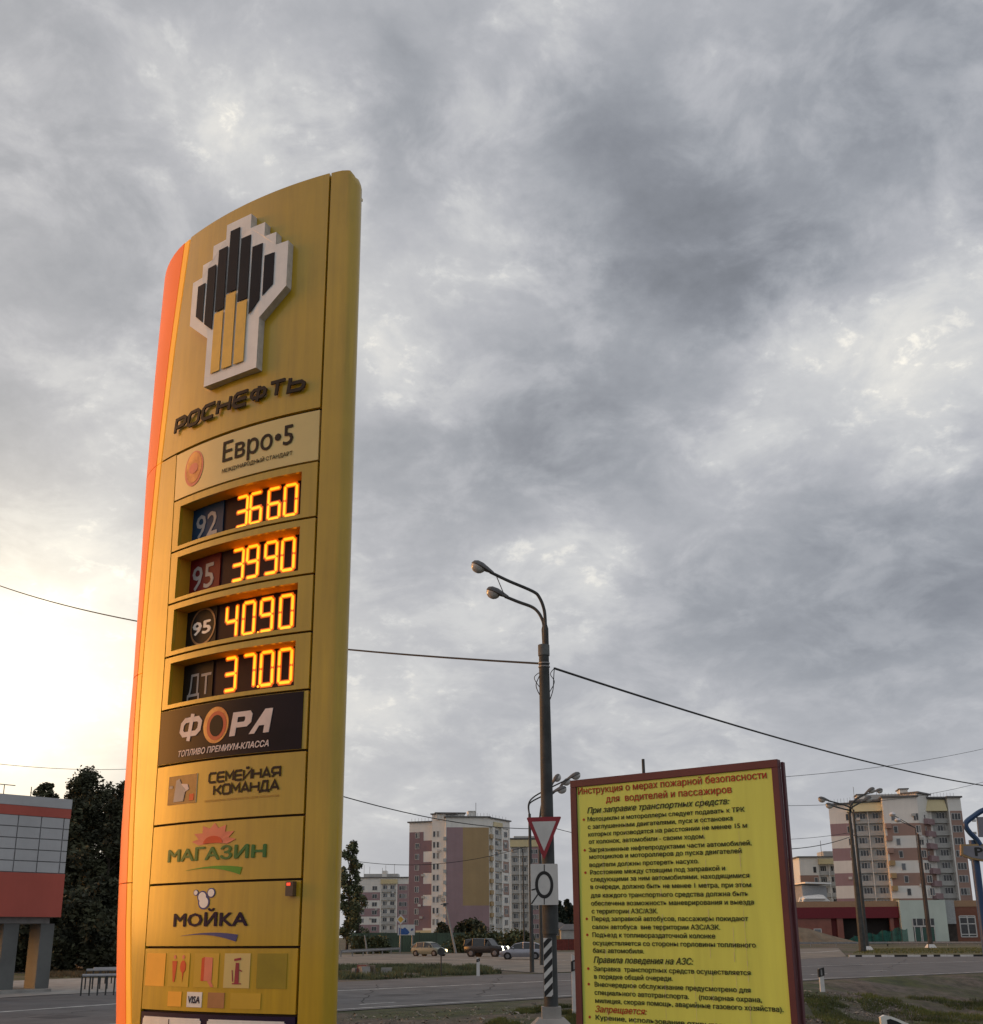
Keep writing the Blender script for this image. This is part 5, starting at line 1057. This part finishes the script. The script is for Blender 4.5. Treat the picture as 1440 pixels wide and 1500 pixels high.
# --- brick red shops
K = Fac(1150, 216, 1460, 212); zl = far_z(214); sh = thing('shop_row', 'long low brick red shop building with maroon fascia and pale teal entrance block', 'shop building', (at(1300, 1380, 214).x, 214, zl))
ky = lambda y: K.z(1320, y)
zt_ = ky(1319.5)
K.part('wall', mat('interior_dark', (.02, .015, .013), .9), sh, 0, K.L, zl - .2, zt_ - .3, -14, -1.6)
K.part('roof', BEIGEF, sh, 0, K.L, zt_ - .3, zt_ - .1, -14, -.1)
K.part('beige_fascia', BEIGEF, sh, 0, K.a(1319), ky(1328), zt_, -.6, 0); K.part('maroon_fascia', MARF, sh, 0, K.a(1320), ky(1344.5), ky(1328) - .002, -1.5, .3)
for x0, x1 in ((1150, 1219.5), (1228, 1237), (1306, 1311.5)): K.part('brick_wall', BRICKR, sh, K.a(x0), K.a(x1), zl - .2, ky(1344.5) - .01, -.8, 0)
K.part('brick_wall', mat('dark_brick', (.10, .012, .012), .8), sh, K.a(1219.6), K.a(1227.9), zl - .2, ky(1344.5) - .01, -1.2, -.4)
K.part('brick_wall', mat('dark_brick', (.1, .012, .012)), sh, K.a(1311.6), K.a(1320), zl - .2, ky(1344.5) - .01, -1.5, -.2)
window(K, K.a(1198.5), ky(1366), 1.5, 1.7, sh, 1, d=.0, frame=.14)
K.part('entrance_block', TEAL, sh, K.a(1320.5), K.a(1388), zl - .2, ky(1319), -2, 1.0); K.part('entrance_side', mat('pale_grey_wall', (.36, .38, .38), .8), sh, K.a(1388.2), K.a(1402.5), ky(1354), ky(1319.5), -2, .4)
K.part('rubble_wall', mat('dark_stone', (.045, .035, .03), .9, .4, 1), sh, K.a(1389), K.a(1402.5), zl - .2, ky(1354) - .02, -2, .2)
K.part('brick_wall', mat('brown_brick', (.21, .09, .06), .9, .1, .8), sh, K.a(1402.7), K.L, zl - .2, ky(1329), -1.5, 0); K.part('beige_fascia', BEIGEF, sh, K.a(1402.7), K.L, ky(1329) + .002, ky(1320), -1.4, .1)
# entrance glazing
ax0, ax1 = K.a(1337), K.a(1368.5); z0, z1, z2 = zl, ky(1357), ky(1346)
en = K.part('entrance_glazing', PANE, sh, ax0, ax1, z0, z2, 1.002, 1.03)
for f_ in (0, .18, .50, .82): K.part('glazing_bar', WINF, sh, ax0 + (ax1 - ax0) * f_ - .08, ax0 + (ax1 - ax0) * f_ + .08, z1, z2, 1.032, 1.09)
for f_ in (.06, .34, .40, .68, .98): K.part('glazing_bar', WINF, sh, ax0 + (ax1 - ax0) * f_ - .07, ax0 + (ax1 - ax0) * f_ + .07, z0, z1 - .12, 1.032, 1.09)
K.part('glazing_bar', WINF, sh, ax0, ax1, z1 - .12, z1 + .12, 1.032, 1.10)
for f0_, f1_ in ((.08, .32), (.42, .66), (.70, .96)): K.part('door_pane', mat('green_glass', (.03, .09, .07), .2), sh, ax0 + (ax1 - ax0) * f0_, ax0 + (ax1 - ax0) * f1_, z0 + .2, z1 - .3, 1.031, 1.045)
# shop window on the right
ax0, ax1 = K.a(1408.5), K.a(1431.5); z0, z1 = ky(1373), ky(1342.5); K.part('shop_pane', PANE, sh, ax0, ax1, z0, z1, .002, .03)
for f_ in (0, .5, 1): K.part('glazing_bar', WINF, sh, ax0 + (ax1 - ax0) * f_ - .1, ax0 + (ax1 - ax0) * f_ + .1, z0, z1, .032, .10)
for f_ in (0, .12, .62, .93, 1): K.part('glazing_bar', WINF, sh, ax0, ax1, z0 + (z1 - z0) * f_ - .09, z0 + (z1 - z0) * f_ + .09, .101, .13)
# net fence of the building site, crash barrier
nf = Fac(1236, 205, 1330, 205); mb = MB(); n = 40; tops = [nf.z(1236 + 94 * i / n, 1376 - 16 * min(1, i / n * 1.15) + 2.0 * math.sin(i * .7) + random.uniform(-.6, .6)) for i in range(n + 1)]
mb.add([nf.P(nf.L * i / n, zl - .1, .15 * math.sin(i * 1.3)) for i in range(n + 1)] + [nf.P(nf.L * i / n, tops[i], .15 * math.sin(i * 1.3 + .5)) for i in range(n + 1)], [(i, i + 1, n + 2 + i, n + 1 + i) for i in range(n)])
nr = thing('net_fence', 'green construction netting drooping before the dark shop opening', 'netting', nf.P(nf.L / 2, zl)); obj('net', mb, NET, nr, flip=False)
for i in range(0, n + 1, 6): mb = MB(); mb.tube([nf.P(nf.L * i / n, zl - .2, .2), nf.P(nf.L * i / n, tops[i] + .2, .2)], .05, 5); obj('post', mb, POLE, nr)
mb = MB(); sf = Fac(1160, 203, 1262, 203)
hp = [(1160, 1362), (1172, 1358), (1190, 1360), (1205, 1365), (1225, 1371), (1245, 1376), (1262, 1380)]
mb.add([sf.P(sf.a(x), zl - .4, -3) for x, y in hp] + [sf.P(sf.a(x), sf.z(x, y), -2) for x, y in hp] + [sf.P(sf.a(x), zl - .4, 2.5) for x, y in hp], [(i, i + 1, 8 + i, 7 + i) for i in range(6)] + [(7 + i, 8 + i, 15 + i, 14 + i) for i in range(6)])
tag(obj('sand_heap', mb, mat('sand', (.20, .15, .10), .95, .2, .6, bump=.6), flip=False), 'long low heap of tan sand before the brick red wall', 'sand heap')
def barrier(pts, label, h=.75):
    r_ = thing('crash_barrier', label, 'crash barrier', pts[0], 'crash barriers')
    for a, b_ in zip(pts[:-1], pts[1:]):
        L_ = (b_ - a).length; k = max(1, int(L_ / 4)); u = (b_ - a) / L_; nn = Vector((u.y, -u.x, 0))
        if nn.y > 0: nn = -nn
        mb = MB()
        for z0_, z1_b, d0 in ((h - .34, h - .22, .02), (h - .22, h - .12, .08), (h - .12, h, .02)): mb.hexa([a + nn * d0 + Vector((0, 0, z0_)), b_ + nn * d0 + Vector((0, 0, z0_)), b_ + nn * (d0 + .05) + Vector((0, 0, z0_)), a + nn * (d0 + .05) + Vector((0, 0, z0_)), a + nn * .03 + Vector((0, 0, z1_b)), b_ + nn * .03 + Vector((0, 0, z1_b)), b_ + nn * .09 + Vector((0, 0, z1_b)), a + nn * .09 + Vector((0, 0, z1_b))])
        obj('rail', mb, STEEL, r_)
        for i in range(k + 1): p = a + u * min(L_ * i / k, L_); mb = MB(); mb.box(p.x - .06, p.x + .06, p.y - .06, p.y + .06, p.z - .1, p.z + h - .05); obj('post', mb, STEEL, r_)
def atg(x, Y): p = at(x, 1380, Y); return Vector((p.x, Y, far_z(Y)))
barrier([atg(1150, 182), atg(1300, 180), atg(1480, 172)], 'long grey crash barrier running below the brick red shops')
barrier([atg(500, 118), atg(585, 145)], 'grey crash barrier left of the hatchback by the green fence')
# white shed and tarpaulin left of the block
wf = Fac(1150, 245, 1181, 240); zs_ = far_z(242); ws = thing('white_shed', 'pale grey shed with white sloping roof above the shop roof', 'shed', wf.P(wf.L / 2, zs_))
wf.part('wall', mat('shed_grey', (.36, .37, .38), .8), ws, 0, wf.L, zs_, wf.z(1170, 1297), -8, 0)
mb = MB(); mb.hexa([wf.P(-1, wf.z(1160, 1299), -8), wf.P(wf.L + 1.5, wf.z(1181, 1294), -8), wf.P(wf.L + 1.5, wf.z(1181, 1294), .6), wf.P(-1, wf.z(1160, 1299), .6), wf.P(-1, wf.z(1160, 1295), -8), wf.P(wf.L + 1.5, wf.z(1181, 1292), -8), wf.P(wf.L + 1.5, wf.z(1181, 1292), .6), wf.P(-1, wf.z(1160, 1295), .6)]); obj('roof', mb, WHITE, ws)
cf = Fac(1180, 236, 1222, 236); mb = MB(); prof = [(1181, 1320), (1183, 1314), (1190, 1311.5), (1205, 1310), (1212, 1311), (1217, 1316), (1221, 1320)]
for d0, d1 in ((-4, -3.2), (-1, -.2)): mb.prism([(cf.a(x), cf.z(x, y)) for x, y in prof], cf.P, d0, d1)
cf.box(mb, cf.a(1183), cf.a(1214), cf.z(1200, 1317), cf.z(1200, 1315.5), -3, .4)
cf.box(mb, cf.a(1183), cf.a(1219), far_z(236), cf.z(1200, 1319.9), -3.5, -.6)
tag(obj('tarpaulin_frame', mb, WHITE), 'white tarpaulin covered frame just above the maroon shop fascia', 'canopy')

# --- houses, fence, billboard near the tower
hf = Fac(810, 330, 829, 330); zh = far_z(330); hs = thing('house', 'small tan house with grey hipped roof under the spruces', 'house', hf.P(hf.L / 2, zh))
hf.part('wall', mat('tan_wall', (.40, .28, .13), .9), hs, 0, hf.L, zh, hf.z(820, 1359), -6, 0)
mb = MB(); ze = hf.z(820, 1360); zp = hf.z(820, 1351); mb.hexa([hf.P(-.6, ze, -6.5), hf.P(hf.L + 2, ze, -6.5), hf.P(hf.L + 2, ze, .6), hf.P(-.6, ze, .6), hf.P(1, zp, -3.5), hf.P(hf.L * .7, zp, -3.5), hf.P(hf.L * .7, zp, -2.5), hf.P(1, zp, -2.5)]); obj('roof', mb, ROOFG, hs); window(hf, hf.L * .35, zh + 1.6, 1., 1.2, hs, 2)
hf = Fac(822, 322, 850, 322); hs = thing('house', 'grey roofed house half hidden behind the left edge of the notice board', 'house', hf.P(hf.L / 2, zh))
hf.part('wall', GREYC, hs, 0, hf.L, zh, hf.z(835, 1361), -6, 0); mb = MB(); ze = hf.z(835, 1362); zp = hf.z(835, 1353.5); mb.hexa([hf.P(-.6, ze, -6.5), hf.P(hf.L, ze, -6.5), hf.P(hf.L, ze, .6), hf.P(-.6, ze, .6), hf.P(1.5, zp, -3.5), hf.P(hf.L, zp, -3.5), hf.P(hf.L, zp, -2.5), hf.P(1.5, zp, -2.5)]); obj('roof', mb, ROOFG, hs)
def fence(x0, Y0, x1, Y1, h, m, label, step=2.4):
    a, b_ = atg(x0, Y0), atg(x1, Y1); L_ = (b_ - a).length; u = (b_ - a) / L_; nn = Vector((u.y, -u.x, 0)); r_ = thing('sheet_fence', label, 'fence', a); k = int(L_ / step)
    for i in range(k):
        mb = MB(); hh = h + random.uniform(-.06, .06); nc = 12
        vs = []; 
        for j in range(nc + 1):
            p = a + u * (step * i + (step - .06) * j / nc) + nn * (.05 if j % 2 else 0); vs += [(p.x, p.y, p.z), (p.x, p.y, p.z + hh)]
        mb.add(vs, [(2 * j, 2 * j + 2, 2 * j + 3, 2 * j + 1) for j in range(nc)]); obj('panel', mb, m, r_, flip=False)
        p = a + u * step * i - nn * .1; mb = MB(); mb.box(p.x - .05, p.x + .05, p.y - .05, p.y + .05, p.z, p.z + h + .1); obj('post', mb, POLE, r_)
fence(515, 156, 752, 158, 2.6, GFEN, 'dark green corrugated fence behind the cars')
fence(812, 162, 900, 166, 1.5, mat('red_fence', (.16, .03, .02), .8, .2), 'low dull red fence between lamp post and notice board')
# billboard and priority sign
bf = Fac(582.5, 148, 607.5, 148); bb_ = thing('billboard', 'white and blue billboard standing before the green fence', 'billboard', bf.P(bf.L / 2, 0))
bf.part('panel', SIGNW, bb_, 0, bf.L, bf.z(595, 1370), bf.z(595, 1354.5), -.15, 0)
mb = MB(); mb.prism([(bf.a(584.5), bf.z(590, 1369)), (bf.a(597), bf.z(590, 1369)), (bf.a(600), bf.z(590, 1366)), (bf.a(597), bf.z(590, 1362)), (bf.a(593), bf.z(590, 1358.5)), (bf.a(590), bf.z(590, 1360.5)), (bf.a(584.5), bf.z(590, 1359))], bf.P, .002, .02); obj('blue_print', mb, mat('billboard_blue', (.03, .10, .32), .5), bb_)
mb = MB(); mb.prism([(bf.a(601.5), bf.z(590, 1364)), (bf.a(605.5), bf.z(590, 1363)), (bf.a(605.5), bf.z(590, 1360)), (bf.a(602), bf.z(590, 1360.5))], bf.P, .002, .02); obj('blue_print', mb, mat('billboard_blue2', (.10, .12, .25), .5), bb_)
for x in (586, 604): mb = MB(); p = bf.P(bf.a(x), 0, -.2); mb.tube([p, (p.x, p.y, bf.z(595, 1370))], .1, 6); obj('leg', mb, STEEL, bb_)
dY = 140; p0_ = atg(587, dY); dsn = thing('priority_sign', 'yellow and white diamond priority sign above the billboard', 'road sign', p0_)
zc = at(587, 1347, dY).z; xx = at(587, 1347, dY).x; f9 = pl_fn(dY)
for r9, m9, d9 in ((.62, SIGNW, .03), (.40, mat('sign_yellow', (.62, .38, .05), .5), .035)): mb = MB(); mb.prism([(xx - r9, zc), (xx, zc - r9), (xx + r9, zc), (xx, zc + r9)], f9, .0, d9); obj('sign_face', mb, m9, dsn)
mb = MB(); mb.tube([(xx, dY + .05, 0), (xx, dY + .05, zc)], .05, 6); obj('post', mb, STEEL, dsn)
def leanpole(x0, y0, x1, y1, Y, r0, r1, label):
    a, b_ = at(x0, y0, Y), at(x1, y1, Y); r_ = thing('utility_pole', label, 'pole', (a.x, a.y, 0)); mb = MB(); mb.tube([(a.x, a.y, -.1), b_], [r0, r1], 7); obj('pole', mb, mat('pale_pole', (.30, .29, .27), .8), r_); return r_, b_
r_, b_ = leanpole(668, 1391, 652.5, 1326, 140, .17, .10, 'pale leaning utility pole before the tower between hatchback and offroader')
mb = MB(); mb.tube([b_ + Vector((-.6, 0, .1)), b_ + Vector((.4, 0, .2))], .06, 5); mb.box(b_.x - .25, b_.x + .1, b_.y - .12, b_.y + .12, b_.z - .1, b_.z + .25); obj('crossarm', mb, POLE, r_)
leanpole(538.5, 1389, 534, 1370, 140, .13, .08, 'short pale leaning pole near the birches')
r_ = thing('utility_pole', 'dark pole whose top sticks up behind the notice board', 'pole', atg(944, 60)); mb = MB(); q = at(942, 1112, 60); mb.tube([(q.x, 60, 0), (q.x, 60, q.z)], [.16, .085], 8); obj('pole', mb, POLE, r_)
post(768, 1390, 1245, 130, .11, .07, [[(763, 1242), (759, 1243)]], 'street_lamp', 'thin lamp post with one small lamp in front of the grey loggia wing', 'street lamp', heads=1.3)

# --- grey and red clad building on the left
cr = gnd(80, 1452.5); LFu = Vector((.70, .714, 0)); LFa = cr - LFu * 18.0
class FW(Fac):
    def __init__(s, A, Bp): s.A = A.copy(); s.B = Bp.copy(); s.L = (s.B - s.A).length; s.u = (s.B - s.A) / s.L; s.n = Vector((s.u.y, -s.u.x, 0))
LF = FW(LFa, cr); lb = thing('clad_building', 'grey panelled building with red bands standing on grey columns', 'building', (cr.x - 7, cr.y + 3, 0))
aR = LF.hit(97, 1260)[0] ; zT = LF.z(100, 1171); zR1 = LF.z(100, 1185.5); zR0 = LF.z(99, 1199); zG = LF.z(95, 1280); zB = LF.z(92, 1343.5); DEP = -9
LF.part('body', mat('joint_dark', (.24, .24, .245), .7), lb, 0, aR - .02, zB + .03, zT - .05, DEP, -.03)
LF.part('parapet_band', BGREY, lb, 0, aR, zR1 + .01, zT, DEP, .04); LF.part('red_band', BRED, lb, 0, aR, zR0, zR1, DEP + .01, .03); LF.part('red_band', BRED, lb, 0, aR, zB, zG - .012, DEP + .01, .03)
ajs = [aR] + [LF.a(x) for x in (76.5, 42.5, 7.5)]; st = ajs[2] - ajs[3]
while ajs[-1] > 1: ajs.append(ajs[-1] - st)
for i in range(len(ajs) - 1):
    for k in range(5):
        z0 = zG + (zR0 - zG) * k / 5; z1 = zG + (zR0 - zG) * (k + 1) / 5; d_ = random.uniform(-.004, .004)
        LF.part('cladding_panel', BGREY, lb, max(0, ajs[i + 1]) + .022, ajs[i] - .022, z0 + .02, z1 - .02, -.029, .02 + d_)
LF.part('soffit', mat('soffit', (.22, .21, .20), .8), lb, 0, aR - .3, zB - .25, zB + .02, DEP + .3, -.3)
for x0, x1 in ((61, 81), (6, 29)):
    a0, a1 = LF.hit(x0, 1400)[0], LF.hit(x1, 1400)[0]
    LF.part('column', COLG, lb, a0, a1, .12, zB - .252, -1.4, -.35)
a9 = LF.hit(6, 1400)[0]
LF.part('column', COLG, lb, a9 - 4.2, a9 - 3.2, .12, zB - .252, -1.4, -.35)
LF.part('plinth', CONC, lb, 0, aR - .2, -.05, .12, -5, .25)
for a in (aR - 1.2, aR - 5, aR - 9): LF.part('rear_column', COLG, lb, a - .5, a, .12, zB - .25, -8, -7)
mb = MB()
for a in np.arange(1, aR - .5, 1.1): q = LF.P(a, zT, -.5); mb.tube([q, q + Vector((0, 0, .45))], .02, 4)
mb.tube([LF.P(.5, zT + .44, -.5), LF.P(aR - 2.2, zT + .44, -.5)], .018, 4); obj('roof_rail', mb, POLE, lb)
# railings beside the pavement
def rail_px(x0, x1, yb, h, label):
    a, b_ = gnd(x0, yb), gnd(x1, yb - 1.5); r_ = thing('tubular_railing', label, 'railing', a, 'railings beside the pavement'); k = 6
    mb = MB(); mb.tube([a + Vector((0, 0, h)), b_ + Vector((0, 0, h))], .05, 6); obj('top_rail', mb, GREYL, r_)
    for i in range(k + 1): p = a.lerp(b_, i / k); mb = MB(); mb.tube([p, p + Vector((0, 0, h))], .03, 5); obj('post', mb, POLE, r_)
rail_px(118, 190, 1459, .72, 'front pale metal railing on the pavement left of the stele')
rail_px(124, 188, 1450, .78, 'middle metal railing behind the front one left of the stele')
rail_px(135, 190, 1442, .7, 'rear low metal railing near the dark trees left of the stele')

# ------------------------------------------------------------------ the sign at the right edge
bY = 20.; bs = thing('bracket_sign', 'grey nameplate with tan rim hanging from a curled blue pole at the right edge', 'hanging sign', (at(1452, 1500, bY).x, bY, 0)); f7 = pl_fn(bY)
pp = lambda x, y: (at(x, y, bY).x, at(x, y, bY).z)
mb = MB(); mb.prism([pp(1407, 1237), pp(1500, 1235), pp(1500, 1266), pp(1440, 1262), pp(1420, 1258), pp(1407, 1253)], f7, -.03, .03); obj('rim', mb, TAN, bs)
mb = MB(); mb.prism([pp(1410, 1239.5), pp(1500, 1238), pp(1500, 1263.5), pp(1440, 1259.5), pp(1422, 1256), pp(1410, 1251)], f7, .031, .036); obj('plate', mb, PLGREY, bs)
mb = MB(); mb.prism([pp(1431, 1197), pp(1500, 1195), pp(1500, 1228), pp(1434, 1226)], f7, -.03, .02); obj('panel', mb, PLGREY, bs)
q0, q1 = at(1428, 1254, bY), at(1439, 1254, bY)
obj('letter', text_mb('Р', lambda a, z, d=0.: Vector((a, bY - d, z)), q0.x, q1.x, q0.z, at(1428, 1241, bY).z - q0.z, .038, bold=.03), BLK, bs, flip=False)
mb = MB(); mb.tube(spl([at(1456, 1182, bY), at(1438, 1188, bY), at(1426, 1196, bY), at(1416, 1204, bY), at(1415, 1211, bY), at(1421, 1220, bY), at(1430, 1229, bY), at(1436, 1238, bY)], 5), .05, 8); obj('scroll_pipe', mb, BLUEP, bs, smooth=True)
bx = at(1441, 1330, bY).x; mb = MB(); mb.tube([(bx, bY + .1, 0), (bx, bY + .1, at(1437, 1230, bY).z)], .075, 10); obj('pole', mb, BLUEP, bs, smooth=True)
# white-rimmed black panel whose tip shows at the bottom edge
wY = 9.; ww_ = thing('rimmed_panel', 'black panel tip with thick white rim on the grassy bank right of the board', 'sign', (at(1318, 1500, wY).x, wY, 0)); f6 = pl_fn(wY)
pw = lambda x, y: Vector(((at(x, y, wY).x), at(x, y, wY).z))
op = [pw(1290, 1490), pw(1296, 1487), pw(1306, 1489), pw(1330, 1499), pw(1352, 1514), pw(1362, 1540), pw(1330, 1560), pw(1302, 1535), pw(1292, 1505)]
ip = [pw(1299, 1494), pw(1304, 1492.5), pw(1314, 1496), pw(1332, 1505), pw(1346, 1518), pw(1350, 1538), pw(1330, 1550), pw(1310, 1530), pw(1301, 1505)]
mb = MB(); mb.prism([(p.x, p.y) for p in op], f6, -.04, 0.); obj('rim', mb, WHITE, ww_); mb = MB(); mb.prism([(p.x, p.y) for p in ip], f6, .0008, .004); obj('black_face', mb, BLK, ww_)
mb = MB(); mb.tube([(pw(1325, 1520).x, wY + .08, 0), (pw(1325, 1520).x, wY + .08, pw(1325, 1525).y)], .03, 8); obj('post', mb, STEEL, ww_)

# ------------------------------------------------------------------ cars
def car(px_c, py_base, heading, paint, kindc, label, lights):
    b0 = gnd(px_c, py_base); root = thing('parked_car' if False else 'car', label, 'car', (b0.x, b0.y, .02), 'cars on the side road', rz=0)
    P_ = {'hatch': dict(L=3.9, W=.84, st=[(-1.95, .35, .75, .82, .70, .0), (-1.85, .28, .9, 1.25, .80, .55), (-1.2, .22, .92, 1.47, .84, .66), (-.2, .22, .90, 1.52, .84, .68), (.55, .22, .92, 1.38, .84, .64), (1.05, .22, .93, .96, .83, .60), (1.6, .25, .80, .82, .80, .55), (1.93, .34, .62, .64, .66, .45)], wheels=(-1.25, 1.22), wr=.30),
          'suv': dict(L=4.3, W=.92, st=[(-2.15, .5, 1.0, 1.05, .86, .0), (-2.1, .45, 1.1, 1.72, .9, .74), (-1.2, .42, 1.1, 1.84, .92, .77), (.2, .42, 1.1, 1.82, .92, .77), (.55, .42, 1.12, 1.72, .92, .75), (.95, .42, 1.14, 1.17, .91, .70), (1.9, .45, 1.08, 1.1, .88, .66), (2.15, .5, .95, .97, .82, .6)], wheels=(-1.35, 1.35), wr=.39)}[kindc]
    ca, sa = math.cos(heading), math.sin(heading)
    W = lambda x, y, z: Vector((b0.x + x * ca - y * sa, b0.y + x * sa + y * ca, z))
    st = P_['st']; mb = MB(); vs = []; n = 8
    for x, zb_, zl_, zt_, hw, ht in st: vs += [W(x, s * h, z) for s, h, z in [(-1, hw * .9, zb_), (-1, hw, zb_ + .2), (-1, hw, zl_ - .08), (-1, hw * .94, zl_), (1, hw * .94, zl_), (1, hw, zl_ - .08), (1, hw, zb_ + .2), (1, hw * .9, zb_)]]
    mb.add(vs, [(j * n + k, j * n + (k + 1) % n, (j + 1) * n + (k + 1) % n, (j + 1) * n + k) for j in range(len(st) - 1) for k in range(n)] + [tuple(range(n)), tuple(range((len(st) - 1) * n, len(st) * n))])
    obj('body', mb, paint, root, smooth=True)
    cb = [s for s in st if s[3] - s[2] > .2]; i0 = st.index(cb[0]); cabs = st[i0:i0 + len(cb) + 1]
    gmb = MB(); vs = []
    for x, zb_, zl_, zt_, hw, ht in cabs: vs += [W(x, -hw * .93, zl_ - .01), W(x, -ht, zt_ - .04), W(x, ht, zt_ - .04), W(x, hw * .93, zl_ - .01)]
    gmb.add(vs, [(j * 4 + k, j * 4 + k + 1, (j + 1) * 4 + k + 1, (j + 1) * 4 + k) for j in range(len(cabs) - 1) for k in range(3)] + [(0, 1, 2, 3), tuple(range(4 * len(cabs) - 4, 4 * len(cabs)))]); obj('windows', gmb, CGLASS, root)
    rm = MB(); vs = []
    for x, zb_, zl_, zt_, hw, ht in cb: vs += [W(x, -ht * 1.02, zt_ - .05), W(x, -ht * .9, zt_), W(x, ht * .9, zt_), W(x, ht * 1.02, zt_ - .05)]
    rm.add(vs, [(j * 4 + k, j * 4 + k + 1, (j + 1) * 4 + k + 1, (j + 1) * 4 + k) for j in range(len(cb) - 1) for k in range(3)]); obj('roof', rm, paint, root, smooth=True)
    for s in (-1, 1):
        for j, (x, zb_, zl_, zt_, hw, ht) in enumerate(cabs):
            if j == len(cabs) - 1: continue
            nxt = cabs[j + 1] if j == len(cabs) - 2 else None
            pm = MB()
            if nxt: pm.tube([W(x, s * ht * 1.01, zt_ - .03), W(nxt[0], s * nxt[4] * .93, nxt[2])], .035, 5)
            elif j in (0, 1, 2): pm.tube([W(x, s * ht * 1.01, zt_ - .03), W(x - (.1 if j == 0 else 0), s * hw * .95, zl_)], .05 if j == 0 else .035, 5)
            if pm.v: obj('pillar', pm, paint, root)
        mm = MB(); xm = cb[-1][0] + .15; mm.tube([W(xm, s * P_['W'] * .98, cb[-1][2] + .1), W(xm, s * (P_['W'] + .18), cb[-1][2] + .12)], [.05, .08], 6); obj('door_mirror', mm, paint, root)
        for xw in P_['wheels']:
            wr = P_['wr']; ym = s * (P_['W'] - .10); wm = MB(); n2 = 16
            wm.tube([W(xw, ym - s * .1, wr), W(xw, ym + s * .115, wr)], wr, n2); wo_ = obj('wheel', wm, TYRE, root, smooth=True); hm = MB(); hm.tube([W(xw, ym + s * .116, wr), W(xw, ym + s * .135, wr)], [wr * .62, wr * .5], 10); obj('rim', hm, HUB, wo_)
            am = MB(); am.tube([W(xw, ym - s * .12, wr + .02), W(xw, s * (P_['W'] + .006), wr + .02)], wr * 1.16, n2); obj('wheel_arch', am, BLK, root)
        hx, _, hz, *_2 = st[-1]; hl = MB(); yy = s * st[-1][4] * .78; hl.tube([W(hx - .12, yy, hz - .03), W(hx + .02, yy, hz - .03)], [.15, .12], 10); obj('headlight', hl, lights, root)
        if kindc == 'suv': hl = MB(); hl.tube([W(hx, yy * .85, hz - .32), W(hx + .06, yy * .85, hz - .32)], .13, 10); obj('fog_lamp', hl, lights, root)
        tl = MB(); tx = st[0][0]; tl.hexa([W(tx - .02 + a * .06, s * st[0][4] * .8 + b__ * .08, st[0][2] - .22 + c__ * .16) for c__ in (0, 1) for a, b__ in ((-1, -1), (1, -1), (1, 1), (-1, 1))]); obj('tail_light', tl, TAIL, root)
    gx, gz = st[-1][0], st[-1][2]; gr = MB(); gr.hexa([W(gx + a, b__ * .42, gz - .26 + c__ * .16) for c__ in (0, 1) for a, b__ in ((-.05, -1), (.025, -1), (.025, 1), (-.05, 1))]); obj('grille', gr, BLK, root)
    npm = MB(); npm.hexa([W(gx + a, b__ * .26, gz - .40 + c__ * .11) for c__ in (0, 1) for a, b__ in ((-.05, -1), (.045, -1), (.045, 1), (-.05, 1))]); obj('number_plate', npm, WHT, root)
    bp = MB(); bp.hexa([W(gx - .25 + a * .32, b__ * st[-1][4] * 1.0, .24 + c__ * .16) for c__ in (0, 1) for a, b__ in ((-1, -1), (1, -1), (1, 1), (-1, 1))]); obj('bumper', bp, BLK if kindc == 'suv' else paint, root)
    return root
car(629, 1400.8, R(-34), mat('car_olive', (.22, .235, .18), .4, .05, coat=.25), 'hatch', 'pale olive hatchback with warm headlights on', HEADL)
car(713, 1401.8, R(-26), mat('car_black', (.016, .017, .02), .4, .05, coat=.25), 'suv', 'black boxy offroader with bright headlights and fog lamps', HEADW)
car(764, 1405.5, R(176), mat('car_silver', (.30, .31, .35), .3, .05, metal=.4, coat=.8), 'hatch', 'silver hatchback turning in front of the black offroader', HEADO)
print('objects', len(bpy.data.objects))
